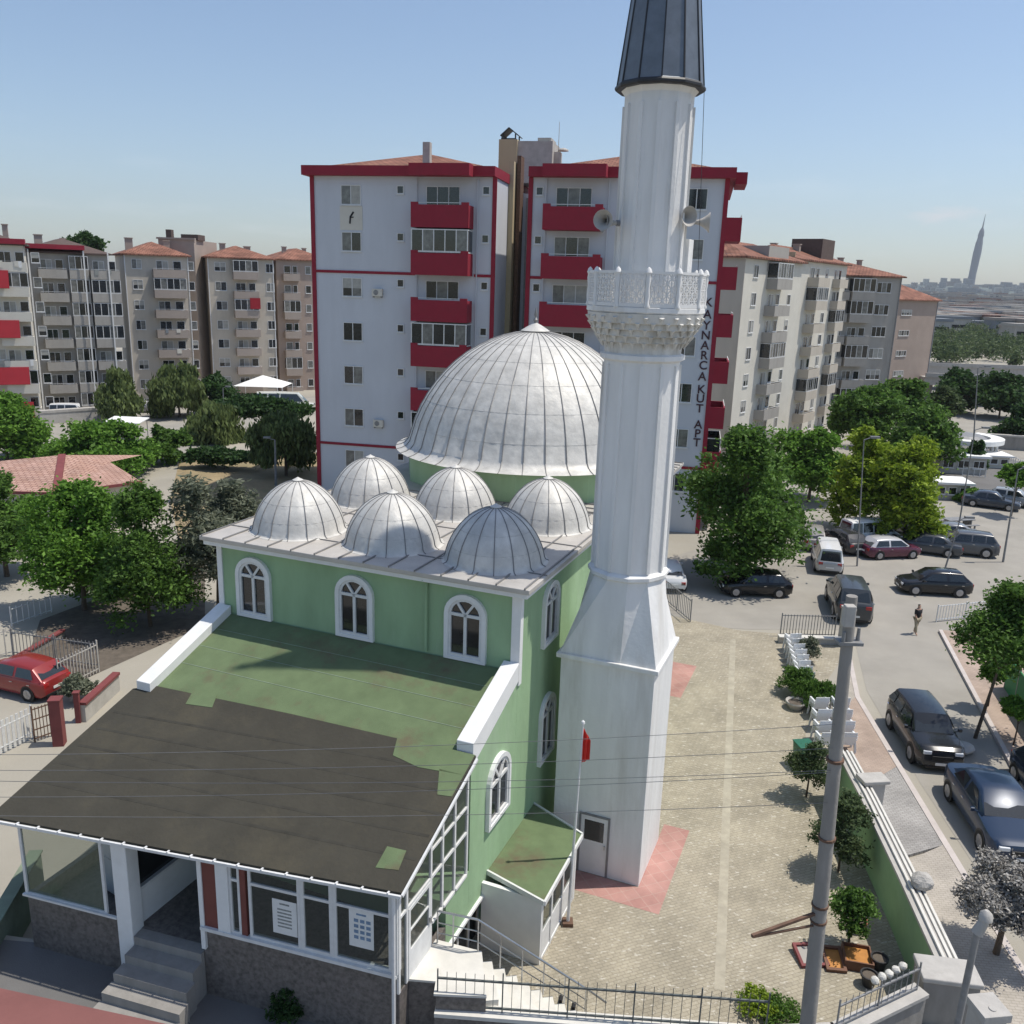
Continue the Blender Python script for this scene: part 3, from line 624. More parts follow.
# neck: square to twelve sided
N12 = 12; SR = 1.09
s = MB()
def sqpt(t, h):
    c, sn_ = math.cos(t), math.sin(t); k = h/max(abs(c), abs(sn_)); return c*k*1.083-.11, sn_*k
rot12 = R(15)
bot = []; top = []
ang = [rot12+2*math.pi*i/N12 for i in range(N12)]
corners = [(R(45+90*i)) for i in range(4)]
low = [(*sqpt(t, hb+.02), 7.303) for t in ang]; up = [((SR+.02)*math.cos(t), (SR+.02)*math.sin(t), 9.75) for t in ang]
for i in range(N12):
    j = (i+1) % N12
    cs = [c for c in corners if (ang[i] % (2*math.pi)) < c < ((ang[i] % (2*math.pi))+2*math.pi/N12)]
    if cs:
        cp = (*sqpt(cs[0], hb+.02), 7.303)
        s.face([low[i], cp, up[i]]); s.face([cp, up[j], up[i]]); s.face([cp, low[j], up[j]])
    else: s.face([low[i], low[j], up[j], up[i]])
s.build('neck', M['minwhite'], mn)
s = MB(); s.lathe([(SR+.03, 9.68), (SR+.12, 9.74), (SR+.12, 9.84), (SR+.02, 9.92)], 12, rot=rot12); s.build('ring_moulding', M['minwhite'], mn)
s = MB(); s.lathe([(SR, 9.8), (SR-.02, 16.3)], 12, rot=rot12); sh = s.build('shaft', M['minwhite'], mn)
s = MB()
for t in ang:
    s.bar((SR*math.cos(t), SR*math.sin(t), 9.95), ((SR-.02)*math.cos(t), (SR-.02)*math.sin(t), 15.9), .1, .09, up=(math.cos(t), math.sin(t), 0))
s.build('shaft_rib', M['minwhite'], sh)
s = MB(); s.lathe([(SR-.02, 15.98), (SR+.1, 16.05), (SR+.1, 16.17), (SR-.02, 16.22)], 12, rot=rot12); s.build('ring_moulding', M['minwhite'], mn)
# stalactite corbels
pr = [(SR-.02, 16.2), (SR+.02, 16.5), (SR+.14, 16.52), (SR+.14, 16.68), (SR+.27, 16.7), (SR+.27, 16.86), (SR+.38, 16.88), (SR+.38, 17.03), (SR+.47, 17.05), (SR+.5, 17.2), (SR+.52, 17.3)]
s = MB(); s.lathe(pr, 24, rot=rot12)
cb = s.build('corbel', M['minstain'], mn)
s = MB()
for lv, (rr_, zz, nn_) in enumerate(((SR+.12, 16.42, 24), (SR+.25, 16.6, 24), (SR+.36, 16.78, 24), (SR+.46, 16.95, 24), (SR+.52, 17.1, 24))):
    for k in range(nn_):
        t = rot12+2*math.pi*(k+.5*(lv % 2))/nn_; c = (rr_*math.cos(t), rr_*math.sin(t))
        s.cyl((c[0], c[1], zz+.12), (c[0]*.95, c[1]*.95, zz-.06), .075, .012, 5)
s.build('corbel_pendant', M['minstain'], cb)
BR_ = SR+.5
s = MB(); s.lathe([(BR_, 17.302), (BR_+.05, 17.34), (BR_+.05, 17.46), (BR_, 17.48)], 12, rot=rot12); s.build('balcony_floor', M['minwhite'], mn)
# fretted parapet panels, real holes
def fret(wd, ht, th):
    s = MB(); nx, nz = 6, 6; cw = wd/nx; ch = ht/nz
    for i in range(nx+1): s.box(-wd/2+i*cw-.011, -th/2, 0, -wd/2+i*cw+.011, th/2, ht)
    for j in range(nz+1): s.box(-wd/2, -th/2*.9, j*ch-.011, wd/2, th/2*.9, j*ch+.011)
    for i in range(nx):
        for j in range(nz):
            if (i+j) % 2 == 0: s.bar((-wd/2+i*cw, 0, j*ch), (-wd/2+(i+1)*cw, 0, (j+1)*ch), .03, th*.8, up=(0, 1, 0))
            else: s.bar((-wd/2+(i+1)*cw, 0, j*ch), (-wd/2+i*cw, 0, (j+1)*ch), .03, th*.8, up=(0, 1, 0))
    s.box(-wd/2, -th/2*1.2, -.04, wd/2, th/2*1.2, .05); s.box(-wd/2, -th/2*1.2, ht-.05, wd/2, th/2*1.2, ht+.02)
    return s.mesh('parapet_panel', M['minwhite'])
side = 2*BR_*math.sin(math.pi/12)
fm = fret(side-.16, .86, .05)
sp = MB(); sp.lathe([(.075, 0), (.085, .05), (.055, .12), (.07, .3), (.05, .5), (.075, .75), (.06, .84), (.09, .9), (.06, .99), (.01, 1.04)], 10); pm = sp.mesh('parapet_post', [M['minwhite']], smooth=40)
for i in range(12):
    t = ang[i]+math.pi/12; rr_ = BR_*math.cos(math.pi/12)
    place(fm, 'parapet_panel', mn, (rr_*math.cos(t), rr_*math.sin(t), 17.52), t+math.pi/2)
    place(pm, 'parapet_post', mn, (BR_*math.cos(ang[i]), BR_*math.sin(ang[i]), 17.46))
# upper shaft, slightly leaning axis not needed
s = MB(); s.lathe([(SR-.16, 17.45), (SR-.18, 22.85), (SR-.02, 23.05), (SR+.0, 23.12)], 12, rot=rot12); u2 = s.build('upper_shaft', M['minwhite'], mn)
s = MB()
for t in ang:
    s.bar(((SR-.16)*math.cos(t), (SR-.16)*math.sin(t), 17.5), ((SR-.18)*math.cos(t), (SR-.18)*math.sin(t), 22.6), .1, .09, up=(math.cos(t), math.sin(t), 0))
s.build('shaft_rib', M['minwhite'], u2)
s = MB(); s.box(-.28, -SR+.1, 17.5, .28, -SR+.2, 19.3) if False else s.box(.55, .3, 17.5, 1.02, .9, 19.3); s.build('balcony_door', M['minwhite'], mn)
s = MB(); s.lathe([(SR+.05, 23.0), (SR+.08, 23.06), (SR+.03, 23.14), (.88, 25.2), (.04, 32.0)], 12, rot=rot12); cn = s.build('cone_roof', M['cone'], mn)
s = MB()
for t in ang: s.bar(((SR+.04)*math.cos(t), (SR+.04)*math.sin(t), 23.12), (.05*math.cos(t), .05*math.sin(t), 32.0), .035, .04, up=(math.cos(t), math.sin(t), 0))
s.lathe([(SR+.07, 22.98), (SR+.1, 23.02), (SR+.1, 23.07), (SR+.06, 23.12)], 12, rot=rot12)
s.build('cone_seam', M['blackmetal'], cn)
s = MB(); s.lathe([(.05, 0), (.16, .2), (.05, .4), (.12, .6), (.04, .8), (.02, 1.3)], 10, (0, 0, 31.9)); s.build('finial', M['seam'], mn, smooth=40)
# door in pedestal (front face)
s = MB()
d0, d1 = -1.77+1.15, -.9+1.15
s.box(d0-.06, -hb-.05, 0.0, d0, -hb-.002, 2.05); s.box(d1, -hb-.05, 0.0, d1+.06, -hb-.002, 2.05); s.box(d0-.06, -hb-.05, 2.05, d1+.06, -hb-.002, 2.11)
s.build('door_frame', M['greymetal'], mn)
s = MB(); s.box(d0+.003, -hb-.035, .02, d1-.003, -hb-.003, 2.045); dd_ = s.build('door', M['white'], mn)
s = MB(); s.face([(d0+.12, -hb-.038, 1.2), (d1-.12, -hb-.038, 1.2), (d1-.12, -hb-.038, 1.9), (d0+.12, -hb-.038, 1.9)]); s.build('pane', M['glass'], dd_)
s = MB(); s.box(d1-.09, -hb-.09, 1.0, d1-.05, -hb-.036, 1.12); s.build('handle', M['steel'], dd_)
s = MB(); s.tube([(1.2, -.2, 23.0), (1.5, -.35, 17.4)], .008, 5); s.build('cable', M['blackmetal'], mn)
# loudspeakers
def horn(pos, yaw, label, tilt=0.0):
    o = empty('loudspeaker', pos, yaw, label, 'loudspeaker', 'horn loudspeakers on the minaret')
    s = MB(); prof = [(.05, 0), (.06, .12), (.1, .24), (.19, .38), (.26, .44), (.265, .455)]
    n = 20
    k = len(s.v)
    for sgn, off in ((1, 0),):
        for r_, x_ in prof:
            for i in range(n): t = 2*math.pi*i/n; s.v.append((x_, r_*math.cos(t), r_*math.sin(t)))
        for r_, x_ in prof[::-1]:
            for i in range(n): t = 2*math.pi*i/n; s.v.append((x_-.001, max(.01, r_-.012)*math.cos(t), max(.01, r_-.012)*math.sin(t)))
    q = 2*len(prof)
    for a in range(q-1):
        for i in range(n): j = (i+1) % n; s.f.append((a*n+i, a*n+j, (a+1)*n+j, (a+1)*n+i)); s.m.append(0)
    s.build('horn', M['concretelight'], o, smooth=40)
    s = MB(); s.cyl((-.16, 0, 0), (.06, 0, 0), .09, .08, 12); s.build('driver', M['greymetal'], o)
    s = MB(); s.bar((-.45, 0, 0), (-.1, 0, 0), .03, .03); s.box(-.12, -.03, -.1, -.06, .03, .02); s.build('bracket', M['blackmetal'], o)
mc = w(-1.15, 1.35)
def hornat(px, py, yaw, label):
    d = gpl(px, py, mc, Vector((0, 1, 0))*1.0 + Vector((0, 0, 0))); horn(d+Vector((0, -.35, 0)), R(yaw), label)
hornat(617, 224, 200, 'dark loudspeaker horn on the left side of the minaret, next to the shaft')
hornat(606, 222, 250, 'pale loudspeaker horn outermost on the left of the minaret')
hornat(676, 218, -60, 'grey round loudspeaker horn on the right side of the minaret, next to the shaft')
hornat(690, 223, -10, 'white loudspeaker horn pointing right, outermost on the right of the minaret')

# ------------------------------------------------------------------ flagpole and flag
fp_ = gz(567.6, 924); fp_.z = 0
o = empty('flagpole', fp_, 0, 'slim white flagpole standing at the green lean-to corner', 'flagpole')
s = MB(); s.cyl((0, 0, 0), (.12, 0, 6.4), .05, .03, 10); s.build('pole', M['whitemetal'], o, smooth=40)
s = MB(); s.lathe([(.03, 0), (.06, .04), (.05, .1), (.01, .14)], 10, (.12, 0, 6.4)); s.build('finial', M['whitemetal'], o)
s = MB(); s.box(-.15, -.15, 0, .15, .15, .12); s.build('foot', M['rust'], o)
s = MB()
for k in range(6):
    x0, x1 = .145+k*.035, .145+(k+1)*.035; y0, y1 = .03*math.sin(k*1.9), .03*math.sin((k+1)*1.9)
    s.hexa([(x0, y0-.008, 5.25+.02*k), (x1, y1-.008, 5.27+.02*k), (x1, y1+.008, 5.27+.02*k), (x0, y0+.008, 5.25+.02*k), (x0, y0-.008, 6.3-.06*k), (x1, y1-.008, 6.24-.06*k), (x1, y1+.008, 6.24-.06*k), (x0, y0+.008, 6.3-.06*k)])
fo = s.build('flag', M['flagred']); fo.location = fp_; tag(fo, 'small red flag hanging limp from the white flagpole', 'flag')

# ------------------------------------------------------------------ apartment blocks
def win_mesh(wd, ht, kind=0, fw=.06, dep=.05):
    """returns (frame mesh, pane mesh), local: x along wall, y outward negative (faces -y), z up, origin bottom centre"""
    s = MB(); h = wd/2
    s.box(-h, -dep, 0, -h+fw, 0, ht); s.box(h-fw, -dep, 0, h, 0, ht); s.box(-h+fw, -dep, 0, h-fw, 0, fw); s.box(-h+fw, -dep, ht-fw, h-fw, 0, ht)
    n = max(1, round(wd/.75)) if kind >= 0 else 1
    for i in range(1, n): x = -h+wd*i/n; s.box(x-.03, -dep*.9, fw, x+.03, 0, ht-fw)
    s.box(-h-.04, -dep-.05, -.06, h+.04, 0, -.003)
    p = MB(); 
    for i in range(n):
        x0 = -h+wd*i/n; x1 = -h+wd*(i+1)/n
        p.face([(x0, -.012, fw*.5), (x1, -.012, fw*.5), (x1, -.012, ht-fw*.5), (x0, -.012, ht-fw*.5)], 0 if kind == 0 else ((2 if i else 1) if kind == 3 else (i+kind) % 2))
        if kind == 4: p.face([(x0, -.016, ht*.45), (x1, -.016, ht*.45), (x1, -.016, ht-fw*.5), (x0, -.016, ht-fw*.5)], 2)
    return s.mesh('window', M['whitemetal']), p.mesh('pane', [M['glass'], M['curtain'], M['blind']])
_wc = {}
def put_win(parent, x, z, wd, ht, kind=0, y=0, rz=0, face=None, fm=None):
    key = (round(wd, 2), round(ht, 2), kind)
    if key not in _wc: _wc[key] = win_mesh(wd, ht, kind)
    a, b = _wc[key]
    f = place(a, 'window', parent, (x, y-.003, z), rz)
    place(b, 'pane', f)
    return f
_bc = {}
def balcony_mesh(wd, dp, ph, mats, notch=0):
    s = MB(); h = wd/2
    s.box(-h, -dp, -.15, h, -.003, 0, 0); s.box(-h, -dp, .0, h, -dp+.12, ph, 0); s.box(-h, -dp+.12, .0, -h+.12, -.003, ph, 0); s.box(h-.12, -dp+.12, .0, h, -.003, ph, 0)
    if notch: s.box(-h-.003, -dp-.003, ph, -h+notch, -dp+.12, ph+.18, 0); s.box(h-notch, -dp-.003, ph, h+.003, -dp+.12, ph+.18, 0)
    s.box(-h+.05, -dp+.04, ph+.12, h-.05, -dp+.08, ph+.16, 1)
    return s.mesh('balcony', mats)
def glaz_mesh(wd, dp, z0, z1):
    s = MB(); h = wd/2-.03; n = max(3, round(wd/.8))
    for i in range(n+1): x = -h+2*h*i/n; s.box(x-.035, -dp+.03, z0, x+.035, -dp+.09, z1, 0)
    for z in (z0, z1-.07): s.box(-h, -dp+.035, z, h, -dp+.085, z+.07, 0)
    for x in (-h, h):
        s.box(x-.03, -dp+.09, z0, x+.03, -.01, z0+.07, 0); s.box(x-.03, -dp+.09, z1-.07, x+.03, -.01, z1, 0)
        s.face([(x, -dp+.05, z0), (x, -.01, z0), (x, -.01, z1), (x, -dp+.05, z1)], 1)
    for i in range(n):
        x0 = -h+2*h*i/n; x1 = -h+2*h*(i+1)/n
        s.face([(x0, -dp+.06, z0), (x1, -dp+.06, z0), (x1, -dp+.06, z1), (x0, -dp+.06, z1)], 1+((i*7+n) % 3 == 0))
    return s.mesh('balcony_glazing', [M['whitemetal'], M['glass'], M['curtain']])
_ac = []
def acunit(parent, x, z, y=0):
    if not _ac:
        s = MB(); s.box(-.4, -.32, 0, .4, -.03, .55, 0); s.cyl((-.08, -.325, .28), (-.08, -.335, .28), .2, .2, 14, 1); s.box(-.35, -.3, -.1, -.3, -.02, 0, 1); s.box(.3, -.3, -.1, .35, -.02, 0, 1); _ac.append(s.mesh('air_conditioner', [M['cream'], M['greymetal']]))
    return place(_ac[0], 'air_conditioner', parent, (x, y, z))
def laundry(parent, ww, dd, bph, rnd):
    for k in range(rnd.randint(1, 3)):
        x = rnd.uniform(-ww*.4, ww*.3); s = MB(); w_ = rnd.uniform(.3, .7); h_ = rnd.uniform(.4, .8); s.box(x, -dd-.05, bph+.1-h_, x+w_, -dd-.01, bph+.13); s.build('laundry', M[rnd.choice(('white', 'bluegrey', 'cream', 'redawning', 'postergrey'))], parent)
def hip(s, x0, y0, x1, y1, z, h, ov=.5, m=0):
    x0 -= ov; y0 -= ov; x1 += ov; y1 += ov; d = min(x1-x0, y1-y0)/2*.95
    if x1-x0 > y1-y0: r0, r1 = (x0+d, (y0+y1)/2, z+h), (x1-d, (y0+y1)/2, z+h)
    else: r0, r1 = ((x0+x1)/2, y0+d, z+h), ((x0+x1)/2, y1-d, z+h)
    c = [(x0, y0, z), (x1, y0, z), (x1, y1, z), (x0, y1, z)]
    if x1-x0 > y1-y0: s.face([c[0], c[1], r1, r0], m); s.face([c[1], c[2], r1], m); s.face([c[2], c[3], r0, r1], m); s.face([c[3], c[0], r0], m)
    else: s.face([c[0], c[1], r0], m); s.face([c[1], c[2], r1, r0], m); s.face([c[2], c[3], r1], m); s.face([c[3], c[0], r0, r1], m)
    s.box(x0, y0, z-.18, x1, y1, z-.003, m)
def block(label, FLp, yaw, wd, dp, z0, floors, fh, ztop_, wall, front=(), right=(), roof='tile', cat='apartment block', group='apartment blocks round the mosque', chim=2, bmat='beige', bph=.95, accent=None, eave='tile', hiph=1.8, notch=0, railm='whitemetal', frontpanels=()):
    """FLp = front left corner on plan; local x along the front, y into the building"""
    o = empty('apartment_block', (FLp[0], FLp[1], 0), yaw, label, cat, group)
    s = MB(); s.box(0, 0, z0, wd, dp, ztop_); wl = s.build('wall', M[wall], o)
    s = MB(); hip(s, 0, 0, wd, dp, ztop_+.2, hiph); rf = s.build('roof', M[roof], o)
    rnd = random.Random(label)
    for k in range(chim):
        x = wd*(.2+.45*k)+rnd.uniform(-1.2, 2.2); hc = ztop_+rnd.uniform(1.9, 2.6); cw = rnd.uniform(.25, .5); s = MB(); s.box(x-cw, dp*.4, ztop_+.3, x+cw, dp*.4+.6, hc); s.box(x-cw-.08, dp*.4-.1, hc+.003, x+cw+.08, dp*.4+.7, hc+.12); s.build('chimney', M['taupe'], rf)
    bmats = [M[bmat], M[railm]]
    def facade(spec, tr, rz):
        for it in spec:
            k = it[0]
            fl_ = range(floors)
            for f in fl_:
                z = ztop_-fh*(f+1)
                if k == 'w':
                    _, u, ww, wh = it[:4]; kind = rnd.choice((0, 1, 2, 3, 4)); x, y = tr(u, 0); q = put_win(o, x, z+.95, ww, wh, kind, y, rz); 
                elif k == 's':
                    _, u = it[:2]; x, y = tr(u, 0); put_win(o, x, z+1.35, .55, .6, 0, y, rz)
                elif k == 'b':
                    _, u, ww, dd, pat = it[:5]
                    c = pat[f % len(pat)]
                    x, y = tr(u, 0)
                    key = (wall, bmat, ww, dd, bph, notch, railm)
                    if key not in _bc: _bc[key] = balcony_mesh(ww, dd, bph, bmats, notch)
                    b = place(_bc[key], 'balcony', o, (x, y, z), rz)
                    put_win(b, -ww*.18, .1 if c == '.' else .3, min(1.6, ww*.4), 2.05, rnd.choice((0, 1, 3)), 0, 0)
                    if c == '.' and rnd.random() < .3: acunit(b, ww*.5-.6, .05)
                    if c == '.' and rnd.random() < .25: laundry(b, ww, dd, bph, rnd)
                    put_win(b, ww*.28, .9, min(1.1, ww*.28), 1.25, 2, 0, 0)
                    if c == 'g':
                        k2 = ('g', ww, dd, bph, fh)
                        if k2 not in _bc: _bc[k2] = glaz_mesh(ww, dd, bph+.02, fh-.2)
                        place(_bc[k2], 'balcony_glazing', b)
    facade(front, lambda u, d: (u, -d), 0)
    facade(right, lambda u, d: (wd+d, u), R(90))
    if accent:
        s = MB()
        for u in (0, wd): s.box(u-.06, -.08, z0, u+.06, -.003, ztop_)
        s.build('corner_strip', M[accent], o)
    s = MB()
    for t in frontpanels: s.box(*t)
    if frontpanels: s.build('wall_panel', M[bmat], o)
    return o

# --- the big white and crimson block
t_ = R(-11.5); U2_ = Vector((math.cos(t_), math.sin(t_), 0)); V2_ = Vector((-U2_.y, U2_.x, 0))
Q = gy(312, 178, 70.5); Q.z = 0
wb = empty('apartment_block', Q, t_, 'tall white apartment block with crimson balconies and lettering behind the mosque', 'apartment block')
TOPZ = 25.35; FH = 3.36
s = MB(); s.box(0, 0, -.5, 14.2, 15, TOPZ-.003); s.box(16.85, 0, -.5, 30.6, 15, TOPZ-.003); s.box(14.203, 6.5, -.5, 16.847, 14, TOPZ-.5)
s.build('wall', M['blockwall'], wb)
s = MB(); s.box(14.203, 4.5, -.5, 14.6, 6.49, 27); s.box(12.55, 8.003, TOPZ+.65, 14.05, 10, 29.1); s.build('shaft_wall', M['yellowbeige'], wb)
s = MB(); s.box(14.053, 8.2, TOPZ+.5, 16.9, 12.5, 29.0); s.box(15.6, 8.6, 29.003, 16.7, 11, 29.3)
tw = s.build('stair_tower', M['concretelight'], wb)
s = MB(); s.box(16.903, 9, TOPZ+.6, 17.4, 10, 28.3); s.build('stair_tower', M['concretelight'], wb)
s = MB(); s.box(14.7, 5.2, 6, 15.0, 6.45, 27.5); s.build('duct', M['rust'], wb)
s = MB(); s.box(15.3, 6.2, 5, 16.6, 6.495, 24.5); s.build('shaft_window_strip', M['greymetal'], wb)
s = MB()
s.box(12.7, 8.1, 29.103, 13.9, 9.9, 29.2); s.bar((12.6, 9, 29.4), (13.3, 9, 30.0), 1.6, .08); s.bar((13.3, 9, 30.0), (14.1, 9, 29.4), 1.6, .08)
for x in (12.75, 13.85): s.box(x-.05, 8.2, 29.2, x+.05, 8.3, 29.55); s.box(x-.05, 9.7, 29.2, x+.05, 9.8, 29.55)
s.build('chimney_cowl', M['blackmetal'], wb)
s = MB(); hip(s, 0, 0, 14.2, 15, TOPZ+.75, 1.7, -.6); hip(s, 16.85, 0, 30.6, 15, TOPZ+.75, 1.7, -.6); s.build('roof', M['tile'], wb)
s = MB(); s.box(8.1, 1.9, 26.0, 8.65, 2.45, 28.0); s.build('chimney', M['concretelight'], wb)
s = MB()
cz0, cz1 = TOPZ, TOPZ+.68
s.box(-.6, -.6, cz0, 8.1, 15.4, cz1); s.box(8.1, -.6, cz0, 14.3, 15.4, cz1); s.box(16.75, -.6, cz0, 31.15, 15.4, cz1)
s.box(8.2, -1.75, cz0-.08, 12.7, -.603, cz1+.05); s.box(17.95, -1.75, cz0-.08, 22.4, -.603, cz1+.05); s.box(31.153, 1.2, cz0-.2, 31.95, 5.2, cz1-.1)
s.build('cornice', M['crimson'], wb)
s = MB()
for u in (0, 14.2, 16.85, 30.6): s.box(u-.16, -.09, -.5, u+.16, -.003, TOPZ-.003)
for z in (18.42, 5.0): s.box(.165, -.07, z-.1, 8.15, -.003, z+.1); s.box(12.75, -.07, z-.1, 14.03, -.003, z+.1); s.box(17.015, -.07, z-.1, 17.9, -.003, z+.1); s.box(22.4, -.07, z-.1, 30.43, -.003, z+.1)
s.box(30.763, -.09, 4.9, 30.8, 10, 5.1)
s.build('crimson_band', M['crimson'], wb)
s = MB()
for u in (8.3, 12.95, 18.0, 22.5): s.tube([(u, -.12, .5), (u, -.12, TOPZ-.1)], .05, 6)
s.build('rain_pipe', M['blockwall'], wb)
bm = [M['crimson'], M['whitemetal']]
bal = balcony_mesh(4.35, 1.45, 1.42, bm, .55); balR = balcony_mesh(4.25, 1.45, 1.42, bm, .55)
gl1 = glaz_mesh(4.3, 1.45, 1.46, 3.1)
red_gl = None
# side balconies face +x
sideb = balcony_mesh(4.0, 1.25, 1.45, bm, 0)
for f in range(8):
    z = 24.72-1.42-FH*f        # window sill level of this floor
    if z < .5: continue
    kind = (3, 1, 4, 0, 2, 1, 3, 1)[f]
    if f in (2, 5): acunit(wb, 5.2, z+.1)
    if f in (3,): acunit(wb, 25.9, z+.1)
    q = put_win(wb, 3.1, z, 1.6, 1.42, kind)
    for u in (7.0, 13.55, 17.5): put_win(wb, u, z+.82, .55, .6, 0)
    put_win(wb, 24.4, z, 1.5, 1.42, 1); put_win(wb, 28.6, z, 1.5, 1.42, 2 if f % 2 else 0)
    zb = 21.82-FH*f
    if zb > .2:
        for u, me in ((10.45, bal), (20.15, balR)):
            b = place(me, 'balcony', wb, (u, 0, zb+.05)); put_win(b, -.15, 1.42, 2.6, 1.4, (1, 3, 0, 4, 2, 1, 3, 0)[(f+int(u)) % 8]); 
            if (u < 12 and f in (1, 3, 5)): place(gl1, 'balcony_glazing', b)
        b = place(sideb, 'balcony', wb, (30.6, 3.2, zb-.35), R(90)); put_win(b, .2, .8, 1.7, 1.9, 1)
        if f in (5, 6): place(gl1, 'balcony_glazing', b, (0, .05, 0), 0, (.9, .85, .8))
b = place(bal, 'balcony', wb, (40, 0, -50)); bpy.data.objects.remove(b)
# white panel with a dark mark between two left windows
s = MB(); s.box(2.2, -.03, 21.5, 4.0, -.003, 23.2); s.build('wall_panel', M['cream'], wb)
s = MB(); s.bar((3.0, -.05, 21.95), (3.05, -.05, 22.5), .12, .03, up=(0, 1, 0)); s.bar((3.05, -.05, 22.45), (3.3, -.05, 22.8), .12, .03, up=(0, 1, 0)); s.bar((3.05, -.05, 22.4), (3.3, -.05, 22.42), .08, .03, up=(0, 1, 0)); s.build('wall_mark', M['blackcloth'], wb)
s = MB(); s.cyl((17.2, 9.3, 28.3), (17.2, 9.3, 30.6), .03, .02, 6); s.lathe([(.45, 0), (.4, .1), (.2, .2), (.02, .24)], 14, (17.6, 9.3, 28.4)); 
o = s.build('satellite_dish', M['concretelight']); o.location = Q; o.rotation_euler = (0, 0, t_); tag(o, 'pale satellite dish and thin aerial on the roof of the white block', 'aerial')
# painted lettering, one raised letter under the other
letters = [('K', 17.09), ('A', 16.25), ('Y', 15.48), ('N', 14.78), ('A', 14.07), ('R', 13.36), ('C', 12.64), ('A', 11.84), ('K', 10.9), ('U', 10.24), ('T', 9.51), ('A', 8.32), ('P', 7.65), ('T', 6.98)]
for ch, z in letters:
    cu = bpy.data.curves.new('letter', 'FONT'); cu.body = ch; cu.size = .86; cu.extrude = .02; cu.align_x = 'CENTER'; cu.offset = .012
    to = bpy.data.objects.new('tmp', cu); COL.objects.link(to); bpy.context.view_layer.update()
    me = bpy.data.meshes.new_from_object(to); bpy.data.objects.remove(to); me.materials.clear(); me.materials.append(M['lettering'])
    lo = bpy.data.objects.new('letter', me); COL.objects.link(lo); lo.parent = wb; lo.location = (30.0, -.03, z-.3); lo.rotation_euler = (R(90), 0, 0)

# --- left hand row
def fpt(x, Y): p = gy(x, 268, Y); return (p.x, p.y)
def rowblock(xl, Yl, xr, Yr, eave_y, label, **k):
    a = Vector(fpt(xl, Yl)); b = Vector(fpt(xr, Yr)); d = b-a; zt = gy((xl+xr)/2, eave_y, (Yl+Yr)/2).z
    return block(label, a, math.atan2(d.y, d.x), d.length, k.pop('dp', 13), -.5, k.pop('floors', 7), k.pop('fh', 2.85), zt, **k), d.length
o, L = rowblock(-70, 104, 25, 108, 244, 'pale apartment block with red awnings at the left edge', wall='cream', floors=8, roof='brownroof', bmat='cream', railm='greymetal',
   front=[('b', 3.0, 3.6, 1.2, '.'), ('w', 6.0, 1.3, 1.3), ('b', 8.2, 3.4, 1.3, '.g..'), ('w', 10.8, .9, 1.2)], eave='crimson')
for k_, (u, z) in enumerate(((L-3.4, 16.7), (L-2.8, 11.0), (L-6.2, 5.3), (L-2.3, 5.5), (L-2.2, 1.3))):
    s = MB(); s.hexa([(u-1.7, -1.9, z-1.1), (u+1.7, -1.9, z-1.1), (u+1.7, -1.8, z-1.15), (u-1.7, -1.8, z-1.15), (u-1.7, -1.4, z+.9), (u+1.7, -1.4, z+.9), (u+1.7, -1.3, z+.9), (u-1.7, -1.3, z+.9)]); s.build('awning', M['redawning'], o)
s = MB(); s.box(-.5, -.9, 20.6, L+.3, .4, 21.2); s.build('cornice', M['crimson'], o)
o, L = rowblock(28, 112, 108, 117, 254, 'grey apartment block with glazed balconies and crimson eave, second from left', wall='greyrender', floors=7, roof='brownroof', bmat='greyrender', right=[], dp=16,
   front=[('b', 2.6, 3.2, 1.0, '.'), ('b', 5.6, 2.2, .8, 'g'), ('b', 8.6, 3.4, 1.1, '.ggg..g')])
s = MB(); s.box(L+.003, .02, -.5, L+.06, 16, 20.0); s.build('side_wall', M['bluegrey'], o)
s = MB(); s.box(-.5, -1.3, 20.3, L*.7, .4, 20.85); s.build('cornice', M['crimson'], o)
s = MB(); 
for u in (.05, 6.2, L-.1): s.box(u-.08, -1.2, 0, u+.08, -1.12, 20.2)
s.build('rain_pipe', M['whitemetal'], o)
o, L = rowblock(125, 125, 188, 129, 256, 'beige apartment block with orange hipped roof and plain balconies, third from left', wall='beige', bmat='taupe', floors=8, fh=2.75, accent='whitemetal', right=[], 
   front=[('w', 1.5, 1.3, 1.3), ('b', 5.6, 4.3, 1.3, '.g......'), ('w', 8.6, .9, 1.2)])
s = MB(); a = fpt(160, 134); b = fpt(207, 139)
o = empty('apartment_block', (a[0], a[1], 0), 0, 'plain brown windowless block standing between two orange roofed blocks at left', 'apartment block', 'apartment blocks round the mosque')
zt = gy(180, 240, 136).z; s = MB(); s.box(0, 0, -.5, b[0]-a[0], 10, zt); s.build('wall', M['taupe'], o); s = MB(); s.box(.8, 1, zt, 1.6, 2, zt+1.4); s.box(3, 1, zt, 5.5, 4, zt+.8); s.build('chimney', M['brownroof'], o)
s = MB(); s.box(-.2, -.2, zt, b[0]-a[0]+.2, .3, zt+.25); s.build('cornice', M['taupe'], o)
for f in range(6): put_win(o, b[0]-a[0]-.8, zt-4-f*2.8, .6, .8, 0)
o, L = rowblock(208, 134, 273, 138, 259, 'beige block with white glazed balconies and a red laundry cloth, fourth from left', wall='beige', bmat='taupe', floors=8, fh=2.8, accent='whitemetal',
   front=[('w', 1.7, 1.6, 1.3), ('b', 5.2, 3.6, 1.3, 'g.g.....'), ('w', 8.9, 1.2, 1.3)])
s = MB(); s.box(5.6, -1.45, 13.0, 7.1, -1.36, 14.6); s.build('cloth', M['redawning'], o)
